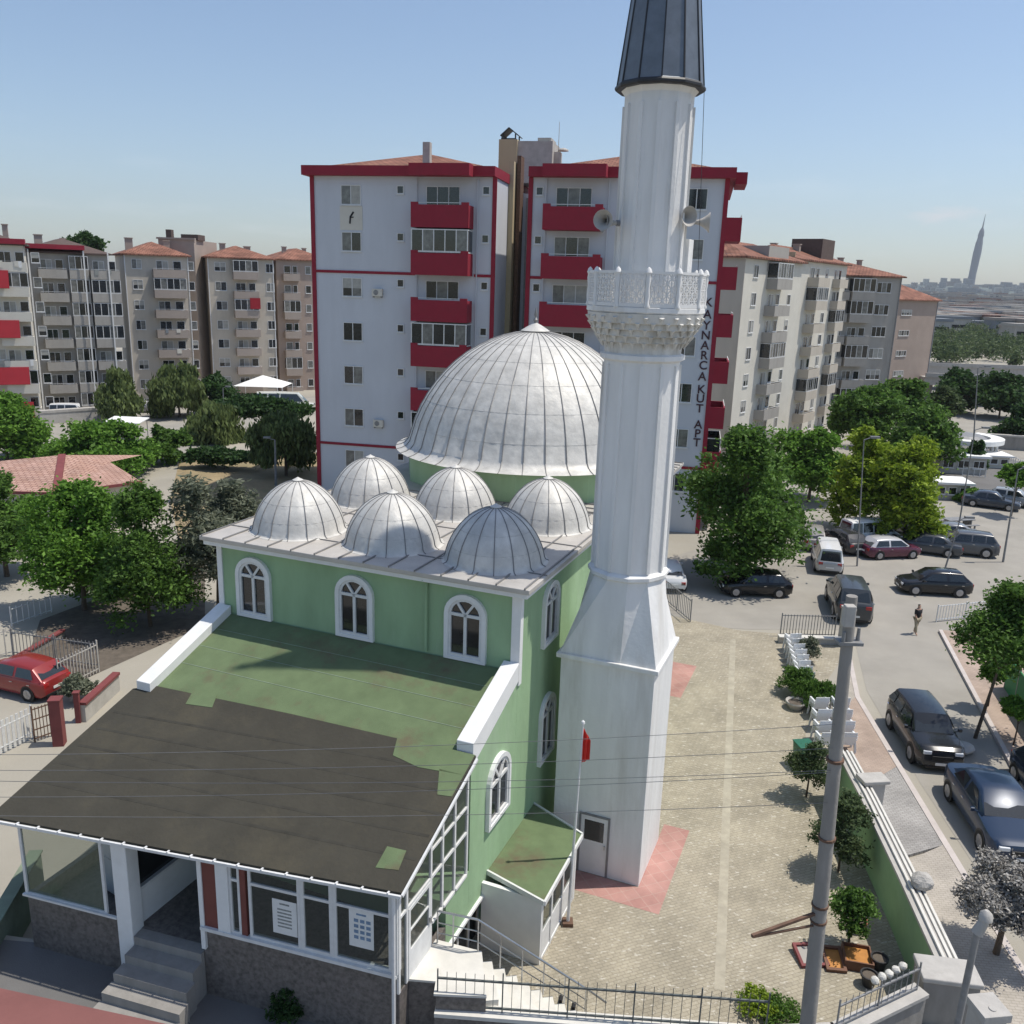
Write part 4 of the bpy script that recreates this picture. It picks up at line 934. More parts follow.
rowblock(276, 142, 330, 146, 261, 'narrower beige block partly hidden by the white block, fifth from left', wall='pinkbeige', bmat='taupe', floors=7, fh=2.95, front=[('b', 2.2, 2.6, 1.0, '..g'), ('w', 5.0, .9, 1.2), ('w', 7.0, .9, 1.2)])
# --- right hand row, turned towards the street
def turned(xc, Yc, Ls, wd, eave_y, label, yaw=-36, **k):
    c = Vector(fpt(xc, Yc)); y = R(yaw); d = Vector((math.cos(y), math.sin(y))); a = c-d*wd
    zt = gy(xc, eave_y, Yc).z
    return block(label, a, y, wd, Ls, -.5, k.pop('floors', 8), k.pop('fh', 2.8), zt, **k)
o = turned(745, 92, 17, 9, 258, 'white sided apartment block right behind the crimson balconies, nearest of the right row', wall='cream', bmat='greyrender', floors=8, chim=1,
   right=[('w', 3.0, 1.3, 1.3), ('b', 8.6, 4.6, 1.2, 'g..g...'), ('w', 13.5, 1.0, 1.2)])
s = MB(); s.box(-.02, -.06, -.5, 9.02, -.003, 21.5); s.build('wall', M['beige'], o)
s = MB(); s.box(5, 6, 20, 9.05, 12, 22.6); s.build('stair_tower', M['greyrender'], o)
o = turned(794, 108, 21, 9, 260, 'cream and yellow apartment block with stepped balconies, second of the right row', wall='cream', bmat='beige', floors=8, chim=2,
   right=[('w', 2.2, .9, 1.2), ('b', 7.5, 4.4, 1.4, '.g...g..'), ('w', 12.5, 1.2, 1.3), ('b', 17.0, 3.6, 1.0, '..g')])
s = MB(); s.box(-.02, -.06, -.5, 9.02, -.003, 22.5); s.build('wall', M['yellowbeige'], o)
s = MB(); s.box(4.5, 11, 22, 8.5, 16, 24.6); s.build('stair_tower', M['brownroof'], o)
rowblock(832, 125, 903, 127, 277, 'grey apartment block with glazed corner balconies, third of the right row', wall='greyrender', bmat='greyrender', floors=7, fh=3.0, accent='greymetal', right=[('w', 4, 1.2, 1.3), ('w', 9, 1.2, 1.3)],
   front=[('b', 1.6, 2.0, .9, '.'), ('b', 4.6, 3.4, 1.1, 'gg.g.gg'), ('w', 8.2, 2.2, 1.4)])
rowblock(897, 146, 943, 153, 301, 'pinkish apartment block with ribbon windows, last of the right row', wall='pinkbeige', bmat='pinkbeige', floors=6, fh=3.3, accent='bluegrey', roof='tile', right=[], hiph=2.4, chim=0, dp=9,
   front=[('w', 4.2, 2.8, .9)])
# low tiled house between trees on the left
hs = empty('house', (0, 0, 0), 0, 'low house with pale pink tiled hipped roof among trees at left', 'house')
P_ = lambda x, y, z: tuple(gz(x, y, z))
e0, e1, e2, e3 = P_(-60, 490, 3), P_(56, 494, 3), P_(142, 482, 3), P_(20, 458, 3)
r0 = P_(-10, 462, 3.9); r1 = P_(62, 455, 4.3); e4 = P_(110, 462, 3.4)
s = MB(); s.face([e0, e1, r1, r0]); s.face([e1, e2, e4, r1]); bk = Vector(r1)+Vector((0, 5, -1)); bk2 = Vector(e4)+Vector((0, 6, -.6)); bk0 = Vector(r0)+Vector((0, 6, -1)); s.face([r1, e4, tuple(bk2), tuple(bk)]); s.face([r0, r1, tuple(bk), tuple(bk0)])
s.build('roof', M['tilepink'], hs)
s = MB(); s.bar(r1, e1, .5, .18); s.bar(e0, e1, .12, .2); s.bar(e1, e2, .12, .2); s.build('ridge_tiles', M['redpaint'], hs)
s = MB(); k0, k1, k2, k3 = [Vector(q) for q in (e0, e1, e2, bk2)]
s.hexa([(k0.x, k0.y+.6, -.3), (k1.x, k1.y+.6, -.3), (k2.x-.6, k2.y+.3, -.3), (k0.x, k0.y+8, -.3), (k0.x, k0.y+.6, 2.95), (k1.x, k1.y+.6, 2.95), (k2.x-.6, k2.y+.3, 2.95), (k0.x, k0.y+8, 2.95)]); s.build('wall', M['cream'], hs)
put_win(hs, k1.x-3, 1.0, 1.4, 1.3, 1, k1.y+.55, 0)

# ------------------------------------------------------------------ trees
def leafcloud(cs, radii, n, size, asp=1.0, droop=0.0, clumps=60, seed=0, fill=.35, zcut=None, roundness=1.0):
    rg = np.random.default_rng(seed); P = []; 
    for (c, r) in zip(cs, radii):
        c = np.array(c, float); r = np.array(r, float)
        k = max(8, int(clumps/len(cs)))
        d = rg.normal(size=(k, 3)); d /= np.linalg.norm(d, axis=1)[:, None]
        rad = rg.uniform(fill, 1.0, k)**.5
        d[:, 2] = np.where(d[:, 2] < -.7, -.5*d[:, 2], d[:, 2])
        cc = c+d*rad[:, None]*r*.84*rg.uniform(.78, 1.12, k)[:, None]
        m = int(n/len(cs)/k)+1
        q = np.repeat(cc, m, 0); sg = np.mean(r)*.17*rg.uniform(.6, 1.5, k).repeat(m)
        off = rg.normal(size=q.shape)*sg[:, None]; off[:, 2] *= .7
        q = q+off
        if droop: q[:, 2] -= np.abs(rg.normal(size=len(q)))*droop
        P.append(q)
    P = np.concatenate(P); N = len(P)
    sz = size*rg.uniform(.6, 1.35, N)
    a = rg.normal(size=(N, 3)); a[:, 2] *= .6
    if droop: a = a*.35; a[:, 2] -= 1
    a /= np.linalg.norm(a, axis=1)[:, None]
    b = rg.normal(size=(N, 3)); b -= (b*a).sum(1)[:, None]*a; b /= np.linalg.norm(b, axis=1)[:, None]
    a = a*(sz*asp)[:, None]*.5; b = b*(sz)[:, None]*.32
    V = np.stack([P-a, P+b*1.0-a*.1, P+a, P-b*1.0-a*.1], 1).reshape(-1, 3)
    return V
def leafmesh(name, V, m):
    me = bpy.data.meshes.new(name); n = len(V)//4
    me.vertices.add(len(V)); me.vertices.foreach_set('co', V.astype(np.float32).ravel())
    me.loops.add(4*n); me.loops.foreach_set('vertex_index', np.arange(4*n, dtype=np.int32))
    me.polygons.add(n); me.polygons.foreach_set('loop_start', np.arange(0, 4*n, 4, dtype=np.int32))
    me.materials.append(m); me.update(calc_edges=True); me.validate(); return me
_ts = [0]
def tree(name, label, x, y, H, rx, rz, kind='green', n=7000, size=.2, cz=None, group=None, trunk=.16, cat='tree', lobes=5, fill=.35, droop=0, asp=1.3, z0=0.0, ry=None, lean=(0, 0), clumps=90, bare=.0):
    """crown centre height cz, half width rx, half height rz"""
    _ts[0] += 1; sd = _ts[0]; rn = random.Random(sd)
    cz = cz if cz is not None else H-rz; rx *= 1.13; rz *= 1.12; ry = (ry or rx); n = int(n*2.0)
    o = empty(name, (x, y, z0), rn.uniform(-.05, .05), label, cat, group)
    cs = [(lean[0], lean[1], cz)]; rs = [(rx*.72, ry*.72, rz*.8)]
    lobes += 2
    for k in range(lobes):
        t = 2*math.pi*(k+rn.random()*.6)/lobes; f = rn.uniform(.42, .62)
        h_ = rn.uniform(-.55, .4)
        cs.append((lean[0]+math.cos(t)*rx*f, lean[1]+math.sin(t)*ry*f, cz+rz*h_)); q = rn.uniform(.42, .58); rs.append((rx*q, ry*q, rz*q))
    for k in range(2):
        q = rn.uniform(.3, .4); cs.append((lean[0]+rn.uniform(-.3, .3)*rx, lean[1]+rn.uniform(-.3, .3)*ry, cz+rz*rn.uniform(.55, .68))); rs.append((rx*q, ry*q, rz*q))
    V = leafcloud(cs, rs, n, size, asp, droop, clumps*3, sd, fill)
    V[:, 2] = np.maximum(V[:, 2], .05)
    c = bpy.data.objects.new('crown', leafmesh('crown', V, LEAF[kind])); COL.objects.link(c); c.parent = o
    s = MB(); top = Vector((lean[0], lean[1], cz)); base = Vector((0, 0, 0)); k1 = base.lerp(top, .5)+Vector((rn.uniform(-.1, .1), rn.uniform(-.1, .1), 0))*trunk*6
    s.cyl((0, 0, -.05), k1, trunk, trunk*.72, 8); s.cyl(k1, top, trunk*.72, trunk*.35, 8)
    for cc, r in zip(cs[1:], rs[1:]):
        st = k1.lerp(top, rn.uniform(.1, .8)); e = Vector(cc); md = st.lerp(e, .5)+Vector((0, 0, -.1*rx)); s.cyl(st, md, trunk*.4, trunk*.28, 6); s.cyl(md, e, trunk*.28, trunk*.1, 5)
        for j in range(3):
            t2 = e+Vector((rn.uniform(-1, 1)*r[0], rn.uniform(-1, 1)*r[1], rn.uniform(.0, 1)*r[2]))*.8; s.cyl(md.lerp(e, .6), t2, trunk*.12, trunk*.04, 4)
    s.build('trunk', M['trunk'], o, smooth=50)
    return o
def treepx(name, label, x0, y0, x1, y1, Y, kind='green', **k):
    """crown fills the given picture box when seen from the camera, standing at distance Y"""
    c = gy((x0+x1)/2, (y0+y1)/2, Y); dpt = (c-CAM).dot(_F); rx = (x1-x0)/2*dpt/FPX*1.02; rz = (y1-y0)/2*dpt/FPX*k.pop('vs', .97)
    z0 = k.pop('z0', 0.0)
    k.setdefault('size', max(.13, .0042*Y)); 
    return tree(name, label, c.x, c.y, c.z+rz, rx, rz, kind, cz=c.z-z0, z0=z0, **k)
T = treepx
# right side
T('tree', 'large dark green tree over the black hatchback, right of the minaret', 688, 424, 808, 588, 54, 'green', n=17000, trunk=.3, size=.24, clumps=120)
T('tree', 'bright green leafy tree between the dark tree and the yellowish trees', 778, 428, 848, 497, 76, 'bright', n=7000)
T('tree', 'yellow green poplar-like tree, left one of the pair by the parked cars', 834, 428, 902, 540, 66, 'yellow', n=11000, lobes=6, fill=.2)
T('tree', 'yellow green bushy tree, right one of the pair by the parked cars', 880, 438, 940, 556, 63, 'yellow', n=11000, lobes=6, fill=.2)
g_ = 'dark trees behind the yellow green pair'
T('tree', 'broad mid green tree right of the cream apartment block foot', 834, 384, 900, 446, 96, 'green', n=8000, group=g_)
T('tree', 'broad green tree in front of the pinkish apartment block', 872, 380, 940, 440, 104, 'green', n=8000, group=g_)
T('tree', 'dark green tree just above the right yellow green tree', 886, 408, 956, 462, 90, 'green', n=8000, group=g_)
T('tree', 'green tree right of the pinkish apartment block, left of the far pines', 926, 388, 962, 424, 122, 'dull', n=4500)
T('tree', 'wide dark tree near the far road, left of two', 938, 372, 990, 412, 140, 'dark', n=5000)
T('tree', 'wide dark tree near the far road, right of two', 976, 374, 1030, 416, 136, 'dark', n=5000)
T('tree', 'dark conifer-like tree at the right edge behind the canopy', 998, 404, 1044, 450, 110, 'dark', n=5000)
T('tree', 'small dark tree beside the white curved canopy', 968, 440, 986, 474, 92, 'dark', n=2500)
T('tree', 'small green tree between kiosks and the car park', 956, 488, 984, 512, 78, 'bright', n=2500, trunk=.1)
T('tree', 'lollipop shaped young street tree at the right edge, far one', 1003, 462, 1034, 488, 73, 'bright', n=2500, trunk=.08)
tb = gz(975, 738)
tree('tree', 'round headed street tree on a thin trunk by the parked cars at right', tb.x, tb.y, 6.6, 1.95, 1.75, 'green', n=9000, size=.15, trunk=.08, lean=(.75, .0), cz=5.0)
T('shrub', 'upright green shrub climbing the green fence at right', 983, 640, 1008, 690, 36.5, 'bright', n=2500, cat='shrub', trunk=.04)
T('shrub', 'low rounded bush at the right edge below the green fence', 1004, 698, 1036, 722, 33.0, 'bright', n=2000, cat='shrub', trunk=.04)
# left side
T('tree', 'bright green tree at the left edge in front of the red awnings', -40, 392, 48, 470, 82, 'bright', n=12000)
T('tree', 'broad bright green tree beyond the pink tiled roof', 48, 424, 152, 482, 78, 'bright', n=11000)
T('tree', 'small round topped green tree in the street by the dry lot', 145, 427, 188, 466, 84, 'green', n=4500)
T('tree', 'dark green tree at the left edge below the tiled roof', -40, 470, 42, 582, 50, 'green', n=12000)
T('tree', 'tall leafy garden tree left of the mosque, left one of a pair', 36, 476, 122, 636, 45, 'bright', n=17000, size=.19, trunk=.15)
T('tree', 'leafy garden tree left of the mosque, right one of a pair', 102, 480, 188, 630, 43, 'green', n=15000, size=.18, trunk=.12)
T('tree', 'grey leaved olive tree beside the left wall of the mosque', 168, 476, 262, 606, 45, 'olive', n=8500, size=.17, fill=.1, asp=2.0)
T('tree', 'drooping willow in front of the fourth beige block', 190, 400, 244, 456, 96, 'willow', n=8000, droop=.5, asp=1.8, fill=.15)
T('tree', 'grey green willow beside the corner of the white block', 252, 412, 318, 470, 80, 'willow', n=9000, droop=.3, asp=1.8, fill=.1)
T('tree', 'willow in front of the third beige block', 152, 364, 204, 414, 112, 'willow', n=7000, droop=.5, asp=1.8, fill=.15)
T('tree', 'narrow dark tree between the third and fourth blocks', 200, 374, 242, 418, 116, 'dark', n=5000)
T('tree', 'slim green tree in front of the grey block corner', 96, 368, 136, 416, 106, 'willow', n=5000, droop=.8)
T('hedge', 'long dark hedge in front of the parked bus', 215, 398, 312, 422, 100, 'dark', n=8000, cat='hedge', trunk=.06, ry=2.5)
T('hedge', 'dark clipped hedge along the far edge of the dry lot', 186, 450, 262, 464, 82, 'dark', n=8000, cat='hedge', trunk=.05, ry=1.6)
T('pine', 'dark pine top rising behind the crimson eave on the left', 72, 234, 102, 262, 150, 'dark', n=2500, trunk=.2)
T('shrub', 'thin weeds at the foot of the left garden fence', 62, 676, 92, 694, 34.5, 'olive', n=900, cat='shrub', trunk=.02)
# yard planting
def shrubat(name, label, x, y, h, r, kind, **k):
    p = gz(x, y); return tree(name, label, p.x, p.y, h, r, h*.42, kind, cat=k.pop('cat', 'shrub'), trunk=k.pop('trunk', .045), size=k.pop('size', .085), n=k.pop('n', 3500), **k)
shrubat('tree', 'small olive green yard tree beside the green bin', 806, 797, 2.2, .8, 'dull', cat='tree', n=2600)
shrubat('shrub', 'dark bushy shrub behind the concrete pole, middle of the yard edge', 838, 872, 2.7, .85, 'dull', n=4000)
shrubat('shrub', 'green shrub leaning on the green boundary wall beside the wooden frames', 848, 948, 1.9, .6, 'green', n=2600)
shrubat('shrub', 'low green shrub between the two groups of white chairs, nearer one', 815, 706, 1.3, .9, 'green', n=3500, droop=.1)
shrubat('shrub', 'low green shrub between the two groups of white chairs, farther one', 797, 694, 1.3, .9, 'green', n=3500)
shrubat('shrub', 'small dry shrub behind the farther white chairs', 808, 662, 1.3, .55, 'olive', n=1500)
shrubat('plant', 'yellowish weeds growing through the paving near the front railing', 757, 1008, .45, .55, 'yellow', n=700, cat='plant', trunk=.01, size=.07)
shrubat('plant', 'green weeds spreading beside the front railing', 782, 1018, .35, .6, 'green', n=900, cat='plant', trunk=.01, size=.07)
pp = gz(288, 1016, .8); tree('shrub', 'dark plant in shade against the stone base of the porch', pp.x, pp.y, .8, .45, .35, 'dark', n=1200, cat='shrub', trunk=.02, size=.08, z0=.8)

# ------------------------------------------------------------------ vehicles
KINDS = {
 'sedan': dict(top=[(0, .40), (.015, .50), (.06, .545), (.26, .63), (.32, .65), (.82, .68), (.97, .64), (1, .5)], gh=(.27, .43, .72, .88), L=4.5, W=1.8, H=1.45),
 'hatch': dict(top=[(0, .40), (.015, .5), (.06, .55), (.22, .62), (.28, .64), (.95, .66), (.99, .6), (1, .5)], gh=(.22, .40, .84, .965), L=4.2, W=1.78, H=1.5),
 'suv': dict(top=[(0, .45), (.01, .54), (.05, .6), (.26, .66), (.30, .67), (.96, .67), (.99, .6), (1, .5)], gh=(.25, .38, .88, .97), L=4.5, W=1.85, H=1.68),
 'van': dict(top=[(0, .35), (.01, .42), (.05, .46), (.14, .52), (.2, .54), (.98, .54), (.995, .5), (1, .45)], gh=(.12, .27, .96, .992), L=4.4, W=1.8, H=1.85),
}
def vehicle(name, label, cat, pos, yaw, kind, pc, group='parked cars', L=None, W=None, H=None, roofc=None, plate=True, rough=.25, rack=False):
    K = KINDS[kind]; L = L or K['L']; W = W or K['W']; H = H or K['H']
    o = empty(name, pos, yaw, label, cat, group)
    pm_ = paint('paint_%02d%02d%02d_%d' % (int(pc[0]*99), int(pc[1]*99), int(pc[2]*99), int(rough*100)), pc, rough)
    top = K['top']; g0, g1, g2, g3 = K['gh']
    def tz(t):
        for (a, b), (c, d) in zip(top[:-1], top[1:]):
            if a <= t <= c: return (b+(d-b)*(t-a)/(c-a))*H
        return top[-1][1]*H
    def hw(t):
        e = abs(2*t-1); return W/2*(1-.20*max(0, (e-.72)/.28)**2.2)
    # body as a loft of cross sections
    ts = sorted(set([0, .012, .04, .09, .15, .21, .27, .33, .42, .52, .62, .72, .8, .87, .93, .975, .99, 1]+[q[0] for q in top]))
    s = MB(); secs = []
    wf, wr = .185, .80; R_ = .325*(H/1.5)
    for t in ts:
        h = hw(t); z1 = tz(t); zb = .2+ (.12*max(0, (.05-t)/.05) + .12*max(0, (t-.95)/.05))
        zb_s = zb
        sec = [(h*.55, zb), (h*.9, zb+.01), (h*.98, zb+.16), (h*1.0, (zb+z1)*.5), (h*.985, z1-.16), (h*.93, z1-.05), (h*.8, z1), (h*.4, z1+.02), (0, z1+.025)]
        if t in (0, 1): sec = [(a*.97, (zb+z1)/2+(b-(zb+z1)/2)*.9) for a, b in sec]
        full = [(-a, b) for a, b in sec]+[(a, b) for a, b in sec[-2::-1]]
        secs.append([(L/2-t*L, a, b) for a, b in full])
    k = len(secs[0])
    n0 = len(s.v)
    for sc_ in secs: s.v += sc_
    for i in range(len(secs)-1):
        for j in range(k-1): s.f.append((n0+i*k+j, n0+(i+1)*k+j, n0+(i+1)*k+j+1, n0+i*k+j+1)); s.m.append(0)
        s.f.append((n0+i*k+k-1, n0+(i+1)*k+k-1, n0+(i+1)*k, n0+i*k)); s.m.append(0)
    s.f.append(tuple(n0+j for j in range(k))); s.m.append(0); s.f.append(tuple(n0+(len(secs)-1)*k+j for j in range(k-1, -1, -1))); s.m.append(0)
    body = s.build('body', [pm_, M['blacktrim']], o, smooth=38)
    # cabin shell
    s = MB()
    wb_ = W/2*.93; wrf = W/2*.70
    def X(t): return L/2-t*L
    bz = lambda t: tz(t)-.03
    gs = [(g0, bz(g0), wb_*.95, bz(g0)+.01), (g1, bz(g1), wb_, H-.035), ((g1*2+g2)/3, bz(.5), wb_, H), ((g1+g2*2)/3, bz(.6), wb_, H-.005), (g2, bz(g2), wb_, H-.05), (g3, bz(g3), wb_*.93, bz(g3)+.01)]
    rows = []
    for i, (t, zb, wbb, zt_) in enumerate(gs):
        wt = wrf if 0 < i < 5 else wbb*.88
        rows.append([(X(t), -wbb, zb), (X(t), -wt-.02, zt_-.06 if 0 < i < 5 else zt_), (X(t), -wt*.88, zt_), (X(t), 0, zt_+(.02 if 0 < i < 5 else 0)), (X(t), wt*.88, zt_), (X(t), wt+.02, zt_-.06 if 0 < i < 5 else zt_), (X(t), wbb, zb)])
    n0 = len(s.v)
    for r_ in rows: s.v += r_
    for i in range(5):
        for j in range(6): s.f.append((n0+i*7+j, n0+(i+1)*7+j, n0+(i+1)*7+j+1, n0+i*7+j+1)); s.m.append(0)
    rm = paint('roof_%s' % name+str(roofc), roofc) if roofc else pm_
    cab = s.build('roof', rm, o, smooth=38)
    # glass
    def lerp(a, b, t): return Vector(a)+(Vector(b)-Vector(a))*t
    def pane(nm, q, ins=(.06, .06, .1, .1), off=.012, m='carglass'):
        a, b, c, d = [Vector(x) for x in q]  # a,b bottom; c,d top (c above b)
        i0, i1, i2, i3 = ins
        P0 = a+(b-a)*i0; P1 = a+(b-a)*(1-i1); T0 = d+(c-d)*i0; T1 = d+(c-d)*(1-i1)
        A0 = P0+(T0-P0)*i2; A1 = P1+(T1-P1)*i2; B1 = P1+(T1-P1)*(1-i3); B0 = P0+(T0-P0)*(1-i3)
        nrm = (A1-A0).cross(B0-A0).normalized()
        cen_ = (A0+A1+B0+B1)/4
        if nrm.dot(cen_-Vector((0, 0, .6))) < 0: nrm = -nrm
        s = MB(); s.face([p+nrm*off for p in (A0, A1, B1, B0)]); return s.build(nm, M[m], o)
    r = rows
    pane('windscreen', (r[0][0], r[0][6], r[1][5], r[1][1]), (.05, .05, .05, .04), .03)
    pane('rear_window', (r[5][6], r[5][0], r[4][1], r[4][5]), (.08, .08, .12, .08), .03)
    for sgn, j0, j1 in ((-1, 0, 1), (1, 6, 5)):
        mid = (g1+g2)/2
        def pt(t, top_):
            if top_:
                t = min(max(t, g1), g2); z = H-.1; return Vector((X(t), sgn*(wrf+.02), z))
            return Vector((X(t), sgn*wb_, bz(t)+.02))
        spans = [(g0+.04, mid-.012, g1+.015, mid-.012), (mid+.012, (g2+g3)/2-.01, mid+.012, g2-.02)]
        if kind in ('van', 'suv'): spans = [(g0+.04, mid-.06, g1+.015, mid-.06), (mid-.045, mid+.14, mid-.045, mid+.14), (mid+.155, g3-.03, mid+.155, g2-.015)]
        for b0_, b1_, t0_, t1_ in spans:
            a_, b_, c_, d_ = pt(b0_, 0), pt(b1_, 0), pt(t1_, 1), pt(t0_, 1)
            pane('side_window', (a_, b_, c_, d_), (.02, .02, .08, .06), .018)
        s = MB(); s.box(X(g0+.05)-.08, sgn*(W/2+.02), tz(g0)+.02, X(g0+.05)+.04, sgn*(W/2+.17), tz(g0)+.15); s.bar((X(g0+.05), sgn*(W/2-.1), tz(g0)), (X(g0+.05), sgn*(W/2+.05), tz(g0)+.07), .05, .05); s.build('mirror', pm_, o, bevel=.02)
        s = MB()
        for t in ((mid-.03), (g2-.01)): s.box(X(t)-.08, sgn*(hw(t)*.985), tz(.5)-.2, X(t)+.08, sgn*(hw(t)*1.0+.03), tz(.5)-.17)
        s.build('handle', M['chrome'], o)
        s = MB(); hh = tz(.02)
        s.box(L/2-.12, sgn*hw(0)*.56, hh-.19, L/2-.0, sgn*hw(0)*.98, hh-.04); s.build('headlight', M['lamp'], o, bevel=.03)
        s = MB(); hr = tz(.985); s.box(-L/2-.0, sgn*hw(1)*.62, hr-.26, -L/2+.14, sgn*hw(1)*1.01, hr-.06); s.build('tail_light', M['taillamp'], o, bevel=.02)
    s = MB()
    for t, b in ((g1, 1),): pass
    s.box(L/2-.08, -hw(0)*.52, .42*H-.16, L/2+.015, hw(0)*.52, .42*H); 
    s.build('grille', M['blacktrim'], o, bevel=.01)
    s = MB(); s.box(L/2-.1, -hw(0)*.8, .24, L/2+.02, hw(0)*.8, .33); s.build('bumper', M['blacktrim'], o, bevel=.01)
    s = MB(); s.box(-L/2-.015, -hw(1)*.85, .24, -L/2+.1, hw(1)*.85, .36)
    s.build('bumper', M['blacktrim'], o, bevel=.01)
    if plate:
        s = MB(); s.box(L/2+.016, -.26, .36, L/2+.03, .26, .47); s.build('number_plate', M['plate'], o)
        s = MB(); s.box(-L/2-.03, -.26, .5, -L/2-.01, .26, .61); s.build('number_plate', M['plate'], o)
    if rack:
        s = MB()
        for sg in (-1, 1): s.bar((X(g1+.05), sg*(wrf-.05), H+.06), (X(g2-.04), sg*(wrf-.05), H+.06), .04, .03)
        s.build('roof_rail', M['chrome'], o)
    for t in (wf, wr):
        for sg in (-1, 1):
            yy = sg*(hw(t)-.10)
            s = MB(); s.cyl((X(t), sg*(hw(t)-.06), R_*1.02), (X(t), sg*(hw(t)+.004), R_*1.02), R_*1.16, R_*1.16, 22); s.build('wheel_arch', M['blacktrim'], o)
            s = MB(); s.cyl((X(t), yy-sg*.08, R_), (X(t), yy+sg*.112, R_), R_, R_*.97, 22); wh = s.build('wheel', M['tyre'], o, smooth=40)
            s = MB(); s.cyl((X(t), yy+sg*.1125, R_), (X(t), yy+sg*.119, R_), R_*.66, R_*.62, 16)
            for q in range(5):
                an = 2*math.pi*q/5; s.bar((X(t), yy+sg*.12, R_), (X(t)+math.cos(an)*R_*.6, yy+sg*.12, R_+math.sin(an)*R_*.6), .05, .02, 0, up=(0, 1, 0))
            s.build('rim', M['rim'], wh)
    return o
def veh(px, py, yawdeg, kind, pc, label, cat='car', name='parked_car', z=0.0, **k):
    p = gz(px, py, z); return vehicle(name, label, cat, (p.x, p.y, z), R(yawdeg), kind, pc, **k)
BLK = (.012, .013, .016)
# two by the kerb, noses towards the camera
veh(921, 745, -96, 'suv', (.018, .02, .024), 'black off-road car with bright grille parked by the pavement, farther of the two kerbside cars', L=4.5, H=1.75, W=1.9)
veh(992, 826, -97, 'sedan', (.014, .03, .065), 'dark blue saloon car parked at the kerb, nearest car in the picture', L=5.0, W=2.1, H=1.65, rough=.35)
veh(1052, 800, -96, 'hatch', (.02, .03, .05), 'dark car cut by the right edge beside the blue saloon')
veh(754, 593, 180, 'hatch', (.012, .012, .014), 'black hatchback seen side on in the shade of the large tree', L=4.25, H=1.45)
veh(667, 582, 90, 'sedan', (.7, .7, .7), 'white car half hidden behind the foot of the minaret')
veh(932, 592, 176, 'hatch', (.014, .015, .018), 'black hatchback beside the round headed street tree, by the small green fence', L=4.3, H=1.5)
veh(847, 610, 78, 'suv', (.05, .055, .06), 'grey estate car with dark red tail light standing behind the sliding gate', L=5.1, H=2.0, W=2.1)
veh(826, 566, 76, 'van', (.45, .46, .47), 'silver van with white roof left of the grey estate car', H=1.8, roofc=(.75, .75, .75))
veh(888, 556, 12, 'hatch', (.10, .02, .045), 'purple car with silver roof parked below the yellow green trees', H=1.45, roofc=(.5, .5, .52))
veh(868, 543, 15, 'van', (.6, .6, .6), 'white van behind the purple car under the yellow green trees', H=1.9, roofc=(.78, .78, .78))
veh(925, 552, 160, 'sedan', (.06, .065, .075), 'dark grey saloon parked right of the purple car', L=4.7)
veh(947, 541, 170, 'sedan', (.2, .21, .23), 'grey saloon behind the dark grey saloon in the car park')
veh(990, 507, -30, 'sedan', (.05, .06, .08), 'dark blue saloon parked diagonally on the far road', L=4.6)
veh(1012, 505, -35, 'hatch', (.3, .32, .34), 'grey hatchback at the right edge on the far road')
veh(962, 539, 165, 'hatch', (.05, .05, .055), 'dark hatchback behind the thin lamp post in the car park') if False else None
veh(843, 548, 100, 'hatch', (.04, .04, .045), 'small black car between the silver van and the white van')
p = gz(24, 690)
veh(24, 688, 160, 'hatch', (.26, .03, .028), 'red hatchback parked behind the white picket fence at left', L=4.1, H=1.5)
veh(70, 418, 10, 'van', (.7, .7, .7), 'white van parked in front of the grey glazed block', z=0)
veh(142, 412, 10, 'sedan', (.3, .3, .32), 'grey car parked at the foot of the third beige block')
veh(136, 408, 8, 'hatch', (.6, .6, .6), 'white car parked at the foot of the third beige block', L=4)
veh(285, 411, 8, 'van', (.62, .62, .56), 'cream minibus parked behind the dark hedge', cat='minibus', name='minibus', L=8, H=2.6, W=2.2)
veh(345, 0, 0, 'van', BLK, '') if False else None
veh(906, 532, 170, 'hatch', (.22, .23, .25), 'grey hatchback directly behind the purple car, in front of the yellow trees')
veh(962, 553, 165, 'suv', (.09, .095, .105), 'grey off-road car at the right end of the parked row')
veh(812, 545, 75, 'hatch', (.32, .3, .28), 'pale car behind the silver van beside the large dark tree')
veh(1010, 540, -60, 'sedan', (.1, .11, .13), 'grey saloon at the right edge, in front of the round street tree') if False else None
# motorcycle under a cover beside the jeep
# ------------------------------------------------------------------ person
def skin_obj(name, pts, edges, rad, m, parent, sub=1):
    me = bpy.data.meshes.new(name); me.from_pydata(pts, edges, []); me.materials.append(m)
    o = bpy.data.objects.new(name, me); COL.objects.link(o); o.parent = parent
    md = o.modifiers.new('skin', 'SKIN'); md.use_smooth_shade = True
    if not me.skin_vertices: me.skin_vertices.new()
    for i, r_ in enumerate(rad):
        me.skin_vertices[0].data[i].radius = r_ if isinstance(r_, tuple) else (r_, r_); me.skin_vertices[0].data[i].use_root = (i == 0)
    sb_ = o.modifiers.new('sub', 'SUBSURF'); sb_.levels = sub; sb_.render_levels = sub
    return o
pe = gz(915, 634)
po = empty('person', (pe.x, pe.y, 0), R(200), 'person in black top and beige trousers walking alone in the street', 'person')
pts = [(0, 0, .95), (0, 0, 1.12), (0, .01, 1.32), (0, .01, 1.45), (0, 0, 1.53), (0, .02, 1.62), (0, .02, 1.70),
       (.17, 0, 1.42), (.23, .04, 1.16), (.2, .16, .98), (-.17, 0, 1.42), (-.23, -.02, 1.16), (-.22, .06, .93),
       (.09, 0, .9), (.11, .1, .5), (.11, .16, .09), (.12, .28, .04), (-.09, 0, .9), (-.1, -.06, .5), (-.1, -.2, .1), (-.1, -.1, .04)]
